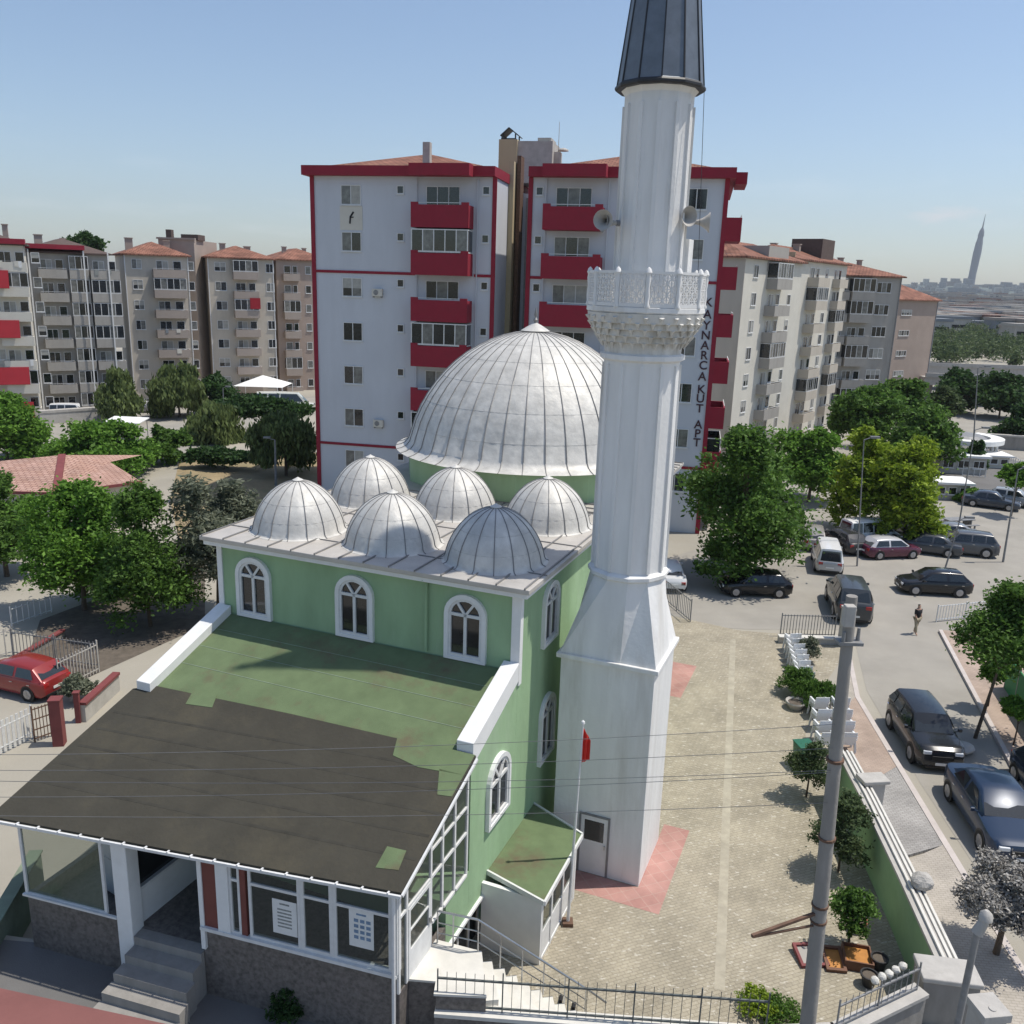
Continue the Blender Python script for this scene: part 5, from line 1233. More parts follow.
ed = [(0, 1), (1, 2), (2, 3), (3, 4), (4, 5), (5, 6), (3, 7), (7, 8), (8, 9), (3, 10), (10, 11), (11, 12), (0, 13), (13, 14), (14, 15), (15, 16), (0, 17), (17, 18), (18, 19), (19, 20)]
rd = [.12, .11, .14, .12, .05, .085, .085, .06, .045, .035, .06, .045, .035, .085, .06, .045, .035, .085, .06, .045, .035]
skin_obj('body', pts, ed, rd, M['skin'], po)
tp = [pts[i] for i in (1, 2, 3, 7, 8, 10, 11)]; skin_obj('shirt', [(0, 0, .93)]+tp, [(0, 1), (1, 2), (2, 3), (3, 4), (4, 5), (3, 6), (6, 7)], [.15, .145, .17, .13, .08, .06, .08, .06], M['blackcloth'], po)
tr_ = [pts[i] for i in (0, 13, 14, 17, 18)]+[(.11, .155, .16), (-.1, -.18, .18)]
skin_obj('trousers', tr_, [(0, 1), (1, 2), (2, 5), (0, 3), (3, 4), (4, 6)], [.15, .1, .08, .1, .08, .065, .065], M['beigecloth'], po)
skin_obj('hair', [(0, .0, 1.66), (0, -.02, 1.74)], [(0, 1)], [.1, .085], M['hair'], po)

# ------------------------------------------------------------------ fences, walls, gates
def fence(name, label, p0, p1, h, sp, m, z0=0.0, pr=.012, top=True, post=2.2, group=None, cat='fence', flat=False, base=None, rails=(.12, .9), postr=.025):
    p0 = Vector((p0[0], p0[1], z0)); p1 = Vector((p1[0], p1[1], z0)); d = p1-p0; L = d.length; d.normalize()
    o = empty(name, p0, math.atan2(d.y, d.x), label, cat, group)
    s = MB(); n = max(2, int(L/sp))
    for i in range(n+1):
        x = L*i/n
        if flat: s.box(x-sp*.28, -.012, .04, x+sp*.28, .012, h)
        else: s.cyl((x, 0, .03), (x, 0, h), pr, pr, 4)
    for f in rails: s.box(0, -.02, h*f-.02, L, .02, h*f+.02)
    s.build('picket_panel', m, o)
    k = max(1, round(L/post))
    for i in range(k+1): x = L*i/k; s = MB(); s.box(x-postr, -postr-.002, -.02, x+postr, postr+.002, h*1.06); s.build('post', m, o)
    if base: s = MB(); s.box(0, -.1, -.02, L, .1, .28); s.build('base', base, o)
    return o
# retaining wall of the yard and its railing
ZC = 1.9
def wallrun(name, label, pts, th, z0, z1, m, cap, capm, group=None, ov=.06):
    o = empty(name, (pts[0][0], pts[0][1], 0), 0, label, 'wall', group)
    bx, by = pts[0]
    s = MB(); c = MB()
    for (x0, y0), (x1, y1) in zip(pts[:-1], pts[1:]):
        s.bar((x0-bx, y0-by, (z0+z1)/2), (x1-bx, y1-by, (z0+z1)/2), th, z1-z0); c.bar((x0-bx, y0-by, z1+cap/2+.003), (x1-bx, y1-by, z1+cap/2+.003), th+ov*2, cap)
    s.build('wall', m, o); c.build('coping', capm, o); return o
wallrun('retaining_wall', 'dark granite faced wall with white coping under the front railing', [(-1.4, 16.62), (6.1, 16.22)], .25, -.6, ZC-.1, M['granite'], .1, M['marble'])
wallrun('retaining_wall', 'short concrete wall with white coping rising to the corner pillar', [(6.25, 16.22), (7.7, 16.35), (10.2, 17.65)], .3, -.6, ZC-.1, M['concrete'], .1, M['concretelight'])
fence('railing', 'thin dark spiked railing on the white coping in front of the yard', (-1.35, 16.62), (6.05, 16.22), 1.0, .21, M['greyrail'], ZC, .009, post=1.6, rails=(.1, .82), postr=.015)
fence('railing', 'pale thin railing on the coping beside the corner pillar', (7.7, 16.38), (10.05, 17.6), .75, .2, M['greymetal'], ZC, .009, post=1.6, rails=(.1, .82), postr=.015)
# green boundary wall on the right
gw = [(11.15, 18.2), (11.62, 22), (12.05, 26), (12.3, 29.0)]
o = wallrun('boundary_wall', 'green rendered boundary wall with stepped white coping along the pavement', gw, .22, -.6, 1.72, M['sidewall'], .09, M['concretelight'])
s = MB()
for (x0, y0), (x1, y1) in zip(gw[:-1], gw[1:]):
    for off, zz in ((.02, 1.86), (.2, 1.83), (.36, 1.8)):
        s.bar((x0-gw[0][0]+off, y0-gw[0][1], zz), (x1-gw[0][0]+off, y1-gw[0][1], zz), .07, .07)
    s.bar((x0-gw[0][0]+.24, y0-gw[0][1], .9), (x1-gw[0][0]+.24, y1-gw[0][1], .9), .24, 1.75)
s.build('stepped_coping', M['marble'], o)
def pillar(label, x, y, wx_, wy_, h, m='concretelight', capw=.1, rz=0.0):
    o = empty('pillar', (x, y, 0), rz, label, 'pillar'); s = MB(); s.box(-wx_/2, -wy_/2, -.6, wx_/2, wy_/2, h); s.build('shaft', M[m], o, bevel=.02)
    s = MB(); s.box(-wx_/2-capw, -wy_/2-capw, h+.003, wx_/2+capw, wy_/2+capw, h+.14); s.build('cap', M['concretelight'], o, bevel=.03); return o
p = gz(873, 778, 2.0); pillar('white capped pillar at the far end of the green boundary wall', p.x, p.y, .75, .42, 1.9, rz=R(8))
p = gz(925, 962, 2.1); pillar('wide grey concrete corner pillar with white cap at the near end of the green wall', p.x+.45, p.y-.25, 1.3, .75, 2.0, 'concrete', .05, rz=R(-8))
def rock(name, label, cat, p, r, m, seed, sq=(1, 1, 1), n=3):
    import bmesh
    bm_ = bmesh.new(); bmesh.ops.create_icosphere(bm_, subdivisions=n, radius=1); rn = random.Random(seed); 
    ph = [Vector((rn.uniform(-1, 1), rn.uniform(-1, 1), rn.uniform(-1, 1))).normalized() for _ in range(9)]
    for v in bm_.verts:
        d = v.co.normalized(); f = min([1.0]+[.86/max(.3, d.dot(q)) if d.dot(q) > .72 else 1.2 for q in ph]); v.co = Vector((d.x*sq[0], d.y*sq[1], d.z*sq[2]))*f*r*rn.uniform(.94, 1.05)
    me = bpy.data.meshes.new(name); bm_.to_mesh(me); bm_.free(); me.materials.append(m)
    o = bpy.data.objects.new(name, me); COL.objects.link(o); o.location = p; return tag(o, label, cat)
p = gz(922, 880, 2.05); rock('rubble_block', 'rough broken white lump of concrete on top of the green wall', 'rubble', (p.x, p.y, 2.02), .34, M['rubble'], 3, (1, .9, .75))
# pale stones along the coping
sp_ = [gz(x, y, ZC) for x, y in ((880, 991), (887, 987), (894, 984), (901, 980), (908, 976))]
for i, p in enumerate(sp_): o = rock('stone', 'white painted stone in the row beside the pale railing', 'stone', (p.x, p.y+.3, ZC+.02), .11, M['marble'], 20+i, n=2); o['group'] = 'white stones on the coping'
# sliding gate and pillar
ga = gz(780, 636); gb = gz(834, 637)
fence('sliding_gate', 'grey barred sliding gate at the far end of the yard', ga, gb, 1.25, .16, M['greymetal'], 0, .02, cat='gate', rails=(.1, .95), post=2.6)
wallrun('low_wall', 'low white wall in front of the sliding gate', [tuple(gz(778, 642).xy), tuple(gz(842, 644).xy)], .3, -.02, .3, M['concretelight'], .07, M['marble'])
p = gz(842, 645); pillar('pale square gate pillar behind the concrete pole', p.x+.1, p.y, .55, .55, 2.0, capw=.04)
ga = gz(664, 600); gb = gz(690, 624)
fence('gate', 'small open steel gate beside the foot of the minaret', ga, (gz(690, 622).x, gz(690, 622).y), 1.3, .22, M['greymetal'], 0, .02, cat='gate', rails=(.1, .95))
# right: small fences and green panels
fence('fence', 'low pale green fence between the black hatchback and the street tree', gz(936, 622), gz(992, 616), 1.0, .2, M['whitemetal'], 0, .02, rails=(.15, .95))
def panelwall(name, label, pa_, pb_, h, m, n=3, th=.06):
    d = pb_-pa_; L = d.length; o = empty(name, (pa_.x, pa_.y, 0), math.atan2(d.y, d.x), label, 'fence')
    for i in range(n): s = MB(); s.box(L*i/n+.04, -th/2, .08, L*(i+1)/n-.04, th/2, h); s.build('panel', m, o)
    for i in range(n+1): s = MB(); s.box(L*i/n-.04, -.04, -.02, L*i/n+.036, .04, h+.1); s.build('post', M['greymetal'], o)
    return o
panelwall('panel_fence', 'bright green panel fence beside the pavement at the right edge', gz(1004, 690), gz(1050, 760), 1.7, M['fencegreen'], 4)
# left
fence('fence', 'white picket fence at the left edge in front of the red hatchback', gz(-40, 775), gz(34, 738), 1.35, .2, M['whitemetal'], 0, flat=True, rails=(.2, .8))
fence('fence', 'rusty ornamental gate leaf beside the white picket fence', gz(35, 742), gz(52, 736), 1.45, .12, M['rust'], 0, .018, cat='gate', rails=(.1, .35, .65, .95))
for i, (x, y, lb) in enumerate(((60, 744, 'thick dull red gate post nearest to the porch roof'), (79, 722, 'slim dark red gate post behind the thick red one'))):
    p = gz(x, y); o = empty('gate_post', p, R(10), lb, 'post'); s = MB(); h = 1.9 if i == 0 else 1.3; q = .2 if i == 0 else .1; s.box(-q, -q, -.02, q, q, h); s.build('shaft', M['redpaint'], o); s = MB(); s.box(-q-.03, -q-.03, h+.003, q+.03, q+.03, h+.06); s.build('cap', M['redpaint'], o)
o = wallrun('low_wall', 'dull red topped low wall running behind the porch roof', [tuple(gz(84, 722).xy), tuple(gz(118, 690).xy)], .2, -.02, .75, M['concretelight'], .12, M['redpaint'])
fence('fence', 'grey picket railing between the red hatchback and the garden trees', gz(60, 692), gz(99, 672), 1.5, .17, M['concretelight'], 0, .03, rails=(.12, .9))
fence('fence', 'dark thin railing round the shaded garden', gz(14, 655), gz(99, 668), 1.3, .2, M['greymetal'], 0, .018, rails=(.12, .9))
fence('fence', 'short railing farther up the left garden edge', gz(-20, 662), gz(13, 655), 1.4, .25, M['concretelight'], 0, .035, rails=(.12, .9))
fence('fence', 'faraway garden railing under the left garden tree', gz(12, 626), gz(52, 612), 1.0, .3, M['whitemetal'], 0, .02, rails=(.12, .9))
wallrun('low_wall', 'thin red edging wall across the shaded garden', [tuple(gz(20, 662).xy), tuple(gz(64, 636).xy)], .15, -.02, .3, M['concrete'], .08, M['redpaint'])
# green boundary wall at lower left
g0_, g1_ = gz(-30, 960, 1.5), gz(36, 850, 1.5)
wallrun('boundary_wall', 'faded green wall close to the left end of the porch', [tuple(g0_.xy), tuple(g1_.xy)], .25, -.3, 1.45, M['oldgreen'], .05, M['oldgreen'])
# near ledge of the building the view is taken from
a, b = gz(-60, 972, 13.6), gz(215, 1031, 13.6)
s = MB(); s.prism([(a.x, a.y), (b.x, b.y), (b.x+.25, b.y-2.4), (a.x-.2, a.y-2.8)], 13.35, 13.6)
lg = empty('roof_ledge', (0, 0, 0), 0, 'faded red ledge across the lower left corner, nearest thing in the picture', 'ledge')
s.build('slab', M['ledge'], lg, bevel=.04)
s = MB(); s.prism([(a.x, a.y-.5), (b.x-.1, b.y-.5), (b.x+.1, b.y-2.3), (a.x-.1, a.y-2.5)], -.6, 13.34); s.build('wall', M['cream'], lg)

# ------------------------------------------------------------------ stacked plastic chairs
def mk_chair():
    o = empty('plastic_chair', (0, 0, 0), 0)
    s = MB(); s.box(-.24, -.24, .42, .24, .22, .45); s.box(-.24, -.25, .38, .24, -.235, .45); s.build('seat', M['plastic'], o, bevel=.01)
    s = MB()
    s.hexa([(-.24, .2, .45), (.24, .2, .45), (.24, .23, .45), (-.24, .23, .45), (-.25, .33, .86), (.25, .33, .86), (.25, .36, .86), (-.25, .36, .86)])
    s.build('backrest', M['plastic'], o, bevel=.01)
    for x in (-.25, .25):
        s = MB(); s.bar((x, -.22, .64), (x, .28, .66), .06, .03); s.bar((x, -.22, .44), (x, -.22, .64), .04, .04); s.build('armrest', M['plastic'], o)
        for y in (-.22, .21): s = MB(); s.bar((x*.92, y, .42), (x*1.1, y*1.12, 0), .05, .05, up=(0, 1, 0)); s.build('leg', M['plastic'], o)
    return o
proto = mk_chair(); first = True
ords = ['first', 'second', 'third', 'fourth', 'fifth', 'sixth', 'seventh', 'eighth']
def stack(x, y, rz, n, lbl, grp):
    global first
    for k in range(n):
        o = proto if first else copy_tree(proto); first = False
        o.location = (x+.0, y-.012*k, .085*k); o.rotation_euler = (0, 0, rz); o.scale = (1.25, 1.0, 1.05)
        lv = 'lowest' if k == 0 else ('topmost' if k == n-1 else 'middle'); tag(o, 'white plastic chair, %s of the %s' % (lv, lbl), 'chair', grp)
ra, rb = gz(791, 650), gz(803, 690)
for i in range(8):
    p = ra.lerp(rb, i/7); stack(p.x, p.y, R(188), 3, '%s stack from the sliding gate in the far row' % ords[i], 'stacked white chairs in the far row')
for c_, (cx_, nm_) in enumerate(((817, 'left'), (838, 'right'))):
    for i in range(4):
        p = gz(cx_+i*2.0, 716+i*12); stack(p.x, p.y, R(178 if c_ else 184), 3, '%s stack in the %s column of the near group' % (ords[i], nm_), 'stacked white chairs in the near group')
# bin, flower pot, frames, boards
p = gz(802, 766); o = empty('bin', (p.x, p.y, 0), R(10), 'dark green wheeled bin beside the small olive green tree', 'bin')
s = MB(); s.hexa([(-.26, -.26, .05), (.26, -.26, .05), (.26, .26, .05), (-.26, .26, .05), (-.33, -.33, .95), (.33, -.33, .95), (.33, .33, .95), (-.33, .33, .95)]); s.build('body', M['binGreen'], o, bevel=.03)
s = MB(); s.box(-.35, -.35, .955, .35, .35, 1.0); s.bar((-.3, .37, .93), (.3, .37, .93), .03, .03); s.build('lid', M['binGreen'], o, bevel=.02)
for sg in (-1, 1): s = MB(); s.cyl((sg*.24, .27, .09), (sg*.3, .27, .09), .09, .09, 12); s.build('wheel', M['tyre'], o)
def framebox(label, px, py, wd, dp_, rz, fm_, im, tilt=10):
    p = gz(px, py); o = empty('wooden_frame', (p.x, p.y, 0.05), R(rz), label, 'frame'); o.rotation_euler.x = R(tilt)
    s = MB(); 
    for q in ((-wd/2, -dp_/2, wd/2, -dp_/2+.08), (-wd/2, dp_/2-.08, wd/2, dp_/2), (-wd/2, -dp_/2+.08, -wd/2+.08, dp_/2-.08), (wd/2-.08, -dp_/2+.08, wd/2, dp_/2-.08)): s.box(q[0], q[1], 0, q[2], q[3], .12)
    s.build('frame', M[fm_], o); s = MB(); s.box(-wd/2+.08, -dp_/2+.08, .02, wd/2-.08, dp_/2-.08, .05); s.build('board', M[im], o); return o
framebox('red framed board lying on the paving, half hidden by the concrete pole', 810, 958, .8, .75, 5, 'redpaint', 'greyrender')
framebox('orange board in a dark wooden frame behind the concrete pole', 833, 962, .55, .8, -5, 'wood', 'orange')
p = gz(853, 962); o = empty('crate', (p.x+.1, p.y, 0), R(-12), 'pale wooden tray standing beside the orange board', 'crate')
s = MB(); s.box(-.38, -.38, 0, .38, .38, .04); 
for q in ((-.38, -.38, .38, -.34), (-.38, .34, .38, .38), (-.38, -.34, -.34, .34), (.34, -.34, .38, .34)): s.box(q[0], q[1], .043, q[2], q[3], .3)
s.build('tray', M['wood'], o); s = MB(); s.box(-.33, -.33, .06, .33, .33, .2); s.build('filling', M['orange'], o)
for i, (x, y, lb) in enumerate(((868, 985, 'black plant pot nearest to the concrete wall'), (878, 968, 'black plant pot against the green wall'), (858, 930, 'small terracotta pot under the green shrub'))):
    p = gz(x, y); o = empty('plant_pot', (p.x, p.y, 0), 0, lb, 'plant pot'); mt_ = M['terracotta'] if i == 2 else M['blackmetal']
    s = MB(); s.lathe([(.15, 0), (.21, .3), (.24, .3), (.24, .36), (.2, .36), (.19, .3)], 16, capt=True); s.build('pot', mt_, o); s = MB(); s.lathe([(.185, .3), (.18, .31)], 12); s.build('soil', M['darkearth'], o)
for i, (x, y) in enumerate(((561, 1003), (574, 1010))):
    p = gz(x, y); 
    o = empty('shoe', (p.x, p.y+.1, 0), R(80), 'black shoe at the foot of the side stair, %s of the pair' % ('left' if i == 0 else 'right'), 'shoe'); s = MB(); s.box(-.15, -.05, 0, .15, .05, .03); s.build('sole', M['blacktrim'], o, bevel=.01); s = MB(); s.hexa([(-.14, -.045, .032), (.14, -.04, .032), (.14, .04, .032), (-.14, .045, .032), (-.13, -.035, .12), (.02, -.03, .09), (.02, .03, .09), (-.13, .035, .12)]); s.build('upper', M['blackcloth'], o, bevel=.015)
p = gz(795, 708); o = empty('planter', (p.x, p.y, 0), 0, 'pale round planter at the edge of the paving by the chairs', 'planter'); s = MB(); s.lathe([(.28, 0), (.42, .28), (.46, .3), (.44, .36), (.36, .3)], 18); s.build('bowl', M['concretelight'], o, smooth=40); s = MB(); s.lathe([(.37, .29), (.3, .31)], 14); s.build('soil', M['darkearth'], o)

# ------------------------------------------------------------------ concrete pole, cables
pb_, pt_ = gy(805, 1050, 15), gy(852, 596, 15)
dr_ = (pt_-pb_).normalized(); base = pb_-dr_*((pb_.z+.6)/dr_.z)
up_ = empty('utility_pole', base, 0, 'tall concrete utility pole in front of the yard at right', 'utility pole')
L_ = (pt_-base).length; top_ = dr_*L_
s = MB(); s.cyl((0, 0, 0), dr_*(L_*.55), .175, .145, 12); s.cyl(dr_*(L_*.55), top_, .145, .10, 12); s.build('shaft', M['concrete'], up_, smooth=40)
def pp_(py):
    for f in range(0, 1001):
        q = base+dr_*L_*f/1000
        v = q-CAM; y_ = 512-FPX*v.dot(_U)/v.dot(_F)
        if y_ <= py: return q
    return base+top_
for py in (760, 838, 905, 920): q = pp_(py)-base; s = MB(); s.cyl(q-dr_*.025, q+dr_*.025, .168, .168, 12); s.build('steel_band', M['rust'], up_)
q = pp_(912)-base; e = gy(752, 936, 14.2)-base
s = MB(); s.bar(q, e, .06, .06); s.bar(pp_(925)-base, e+Vector((.02, 0, -.02)), .035, .035); s.build('stay_bracket', M['rust'], up_)
q = pp_(612)-base; s = MB(); s.box(q.x-.19, q.y-.27, q.z-.2, q.x-.0, q.y-.1, q.z+.2); s.build('junction_box', M['concretelight'], up_, bevel=.02)
s = MB(); s.box(q.x-.18, q.y-.15, q.z-.6, q.x+.26, q.y+.15, q.z-.54); s.cyl((q.x+.2, q.y, q.z-.55), (q.x+.2, q.y, q.z-.3), .04, .03, 8); s.cyl((q.x-.1, q.y-.1, q.z-.55), (q.x-.1, q.y-.1, q.z-.35), .04, .03, 8); s.build('insulator_arm', M['greymetal'], up_)
for i, (yl_, yr_) in enumerate(((753, 722), (768, 746), (778, 768), (795, 770), (813, 800))):
    a_ = gy(-60, yl_+2, 13.4); b_ = pp_(yr_); b_ = Vector((b_.x-.1, b_.y-.1, b_.z))
    s = MB(); prev = None; pts = []
    for k in range(25):
        t = k/24; q = a_.lerp(b_, t); pts.append((q.x-a_.x, q.y-a_.y, q.z-a_.z-.25*4*t*(1-t)*.6))
    s.tube(pts, .005, 4); o = s.build('cable', M['wire']); o.location = a_
    tag(o, 'thin overhead cable crossing in front of the porch roof, %s from the top' % ords[i], 'cable', 'overhead cables to the concrete pole')
# lower right: dusty tree, lamp post top, block
pq = gy(1008, 893, 21.0)
tree('tree', 'dusty grey bare looking tree crown at the right edge below the blue saloon', pq.x, pq.y, pq.z+.9, 1.2, .85, 'dusty', n=16000, size=.085, cz=pq.z, trunk=.1, fill=.4, lobes=7)
pl_ = gy(985, 925, 11.5); o = empty('lamp_post', (pl_.x-.25, pl_.y, -.6), 0, 'grey street lamp post with drooping head in the lower right corner', 'lamp post')
s = MB(); s.cyl((0, 0, 0), (.15, 0, pl_.z-.1+.6), .07, .05, 10); s.build('pole', M['greymetal'], o, smooth=40)
s = MB(); s.cyl((.15, 0, pl_.z+.45), (.24, 0, pl_.z+.7), .09, .07, 12); s.lathe([(.02, .0), (.1, .04), (.09, .14), (.03, .2)], 12, (.24, 0, pl_.z+.66)); s.build('lamp_head', M['concretelight'], o, smooth=40)
pk = gy(988, 1010, 13.5); o = empty('cabinet', (pk.x, pk.y, -.6), R(8), 'pale rounded utility box at the bottom right corner', 'cabinet')
s = MB(); s.box(-.24, -.24, 0, .24, .24, pk.z+.6-.05); s.build('body', M['concretelight'], o, bevel=.04); s = MB(); s.box(-.28, -.28, pk.z+.55, .28, .28, pk.z+.72); s.cyl((0, -.1, pk.z+.72), (0, -.1, pk.z+.74), .07, .07, 12); s.build('cap', M['concretelight'], o, bevel=.03)
# lamp posts and small street furniture on the right
def lamp(label, px, pyb, pyt, r=.05, arm=1.0):
    b_ = gz(px[0], pyb); t_z = gy(px[1], pyt, b_.y).z; tx = gy(px[1], pyt, b_.y).x
    o = empty('street_lamp', (b_.x, b_.y, 0), 0, label, 'street lamp'); s = MB(); s.cyl((0, 0, 0), (tx-b_.x, 0, t_z), r*1.3, r*.7, 8); s.build('pole', M['greymetal'], o)
    s = MB(); s.bar((tx-b_.x, 0, t_z), (tx-b_.x+arm, 0, t_z+.2), .06, .05); s.box(tx-b_.x+arm-.1, -.12, t_z+.13, tx-b_.x+arm+.5, .12, t_z+.27); s.build('lamp_head', M['greymetal'], o)
lamp('thin pale lamp post under the yellow green trees', (857, 864), 566, 440, .05, .5)
lamp('slim dark pole between the kiosks and the black hatchback', (944, 960), 572, 520, .05, .4)
lamp('thin lamp post rising between the kiosks, leaning right', (957, 975), 536, 430, .05, .6)
lamp('tall street lamp at the right edge of the far road', (1003, 1018), 562, 470, .06, .4)
lamp('dark street lamp near the far pines', (972, 978), 466, 368, .07, .8)
lamp('pale concrete lamp pole at the edge of the dry lot', (276, 275), 486, 440, .1, -.9)
lamp('thin pole in front of the fourth beige block', (224, 223), 424, 388, .08, .4)
# canopy, kiosks, frames in the square
cp = gy(962, 440, 100); o = empty('canopy', (cp.x, cp.y, 0), R(-8), 'white curved canopy roof on columns near the far pines', 'canopy')
s = MB(); n = 24; r0_, r1_ = 2.9, 4.3
zc_ = cp.z
for i in range(n):
    a0_, a1_ = R(-150+200*i/n), R(-150+200*(i+1)/n)
    s.hexa([(r0_*math.cos(a0_), r0_*math.sin(a0_), zc_), (r1_*math.cos(a0_), r1_*math.sin(a0_), zc_), (r1_*math.cos(a1_), r1_*math.sin(a1_), zc_), (r0_*math.cos(a1_), r0_*math.sin(a1_), zc_), (r0_*math.cos(a0_), r0_*math.sin(a0_), zc_+.5), (r1_*math.cos(a0_), r1_*math.sin(a0_), zc_+.5), (r1_*math.cos(a1_), r1_*math.sin(a1_), zc_+.5), (r0_*math.cos(a1_), r0_*math.sin(a1_), zc_+.5)])
s.build('roof_ring', M['tent'], o)
s = MB(); s.lathe([(3.0, zc_+.1), (2.0, zc_+.7), (.1, zc_+1.0)], 24); s.build('roof_dome', M['greymetal'], o)
for k in range(6): a_ = R(-150+40*k); s = MB(); s.cyl((3.6*math.cos(a_), 3.6*math.sin(a_), 0), (3.6*math.cos(a_), 3.6*math.sin(a_), zc_), .2, .2, 10); s.build('column', M['tent'], o)
def kiosk(label, x0, y0, x1, y1, dp_=2.5, m='concretelight'):
    b_ = gz((x0+x1)/2, y1); wd = (gz(x1, y1)-gz(x0, y1)).length; h = gy((x0+x1)/2, y0, b_.y).z
    o = empty('kiosk', (b_.x, b_.y, 0), R(-6), label, 'kiosk'); s = MB(); s.box(-wd/2, 0, 0, wd/2, dp_, h*.88); s.build('wall', M[m], o)
    s = MB(); s.box(-wd/2-.3, -.4, h*.883, wd/2+.3, dp_+.3, h); s.build('roof', M['tent'], o)
    for k in range(3): x = -wd/2+wd*(k+.5)/3; put_win(o, x, h*.3, wd/3*.75, h*.42, 0)
    return o
kiosk('small grey glazed kiosk beside the yellow green trees, nearer one', 936, 482, 966, 500)
kiosk('white roofed kiosk below the curved canopy, farther one', 942, 455, 982, 474)
kiosk('low white kiosk at the right edge of the far road', 980, 455, 1006, 468, m='cream')
fence('fence', 'white railing along the far road beside the kiosks', gz(962, 476), gz(985, 478), 1.0, .5, M['whitemetal'], 0, .04, rails=(.15, .95))
fence('fence', 'white railing along the far road at the right edge', gz(985, 452), gz(1040, 480), 1.1, .6, M['whitemetal'], 0, .04, rails=(.15, .95))
wallrun('low_wall', 'low grey wall with dark opening beyond the far road', [tuple(gz(985, 448).xy), tuple(gz(1050, 452).xy)], .6, 0, 1.6, M['concrete'], .2, M['concretelight'])
# thing beside the yellow trees: outdoor table frame and rowing machine style seats
p = gz(957, 528); o = empty('picnic_table', (p.x, p.y, 0), R(15), 'dark picnic table in the square beside the kiosk', 'table')
s = MB(); s.box(-1.2, -.5, .72, 1.2, .5, .78); s.build('tabletop', M['greymetal'], o)
for x in (-.9, .9): s = MB(); s.box(x-.05, -.45, 0, x+.05, .45, .717); s.build('leg', M['greymetal'], o)
for y in (-.9, .9): s = MB(); s.box(-1.2, y-.15, .42, 1.2, y+.15, .46); s.box(-.9, y-.05, 0, -.8, y+.05, .417); s.box(.8, y-.05, 0, .9, y+.05, .417); s.build('bench', M['greymetal'], o)
p = gz(258, 402, 0); o = empty('tent', (p.x, p.y+3, 0), 0, 'white canvas tent roof between the dark hedge and the beige blocks', 'tent')
s = MB(); hx, hy, hh_ = 3.6, 3, 2.2; ap = (0, 0, 3.6)
c4 = [(-hx, -hy, hh_), (hx, -hy, hh_), (hx, hy, hh_), (-hx, hy, hh_)]
for i in range(4): s.face([c4[i], c4[(i+1) % 4], ap])
s.build('canopy', M['tent'], o)
for x, y, z in c4: s = MB(); s.cyl((x, y, 0), (x, y, hh_), .06, .06, 8); s.build('pole', M['whitemetal'], o)
# white canvas / low roof near left street
p = gz(128, 440); o = empty('market_stall', (p.x, p.y, 0), R(-5), 'white topped stall in the street left of the small round tree', 'stall')
s = MB(); s.hexa([(-2, -1.2, 2.0), (2, -1.2, 2.0), (2, 1.2, 2.3), (-2, 1.2, 2.3), (-2, -1.2, 2.1), (2, -1.2, 2.1), (2, 1.2, 2.4), (-2, 1.2, 2.4)]); s.build('canopy', M['tent'], o)
for x in (-1.8, 1.8):
    for y in (-1.0, 1.0): s = MB(); s.cyl((x, y, 0), (x, y, 2.05), .05, .05, 6); s.build('pole', M['greymetal'], o)
wallrun('low_wall', 'long pale low wall in front of the grey glazed block', [tuple(gz(40, 424).xy), tuple(gz(125, 418).xy)], .8, 0, 1.3, M['concretelight'], .3, M['concretelight'])
# pale blocks beside the jeep
p = gz(956, 752); rock('stone', 'pale beige stone slab lying beside the black off-road car', 'stone', (p.x, p.y, .2), .75, M['concretelight'], 8, (1, .7, .3))

# ------------------------------------------------------------------ far city, hills, tower
s = MB(); prev = None
def hillz(x): return 30+30*math.exp(-((x-2050)/500)**2)+10*math.sin(x*.004)+6*math.sin(x*.011+1)
n = 140; X0, X1 = -4000, 6500
rows = []
for j, (Y, f) in enumerate(((2700, 0), (3100, .35), (3500, .75), (3900, 1), (4600, 1.02), (5200, .3))):
    rows.append([(X0+(X1-X0)*i/n, Y, -.5+hillz(X0+(X1-X0)*i/n)*f+random.uniform(-1, 1)*2*f) for i in range(n+1)])
for r0__, r1__ in zip(rows[:-1], rows[1:]):
    for i in range(n): s.face([r0__[i], r0__[i+1], r1__[i+1], r1__[i]])
struct('hill', s, M['hill'])
TW = gy(968, 294, 3900); hT = gy(981, 214, 3900).z-TW.z
o = empty('television_tower', (TW.x, 3900, TW.z-20), 0, 'tall slender grey television tower on the skyline at right', 'tower')
s = MB(); H_ = hT+20; tilt = Vector((gy(981, 214, 3900).x-TW.x, 0, 0))*.6
s.lathe([(44, 0), (26, 12), (17, 42), (14.5, H_*.3), (16, H_*.55), (14, H_*.66), (11, H_*.72)], 20); s.build('shaft', M['tvtower'], o, smooth=50)
s = MB(); s.lathe([(10, 0), (12, 12), (9, 30), (4, 42)], 16, (0, 0, H_*.72)); s.build('pod', M['tvtower'], o, smooth=50)
s = MB(); s.cyl((0, 0, H_*.8), (0, 0, H_), 4, .8, 8); s.build('mast', M['tvtower'], o)
o.rotation_euler = (0, R(3.5), 0)
fb = [M['concretelight'], M['cream'], M['pinkbeige'], M['greyrender'], M['bluegrey'], M['tile'], M['beige'], M['taupe']]
def farbox(s, x, y, wd, dp_, h, z0, m, mr):
    s.box(x-wd/2, y, z0-3, x+wd/2, y+dp_, z0+h, m); s.box(x-wd/2-.4, y-.4, z0+h+.02, x+wd/2+.4, y+dp_+.4, z0+h+1.2, mr)
    for f in range(int(h/3.2)):
        s.box(x-wd/2+1, y-.06, z0+1+f*3.2, x+wd/2-1, y-.01, z0+2.4+f*3.2, 8)
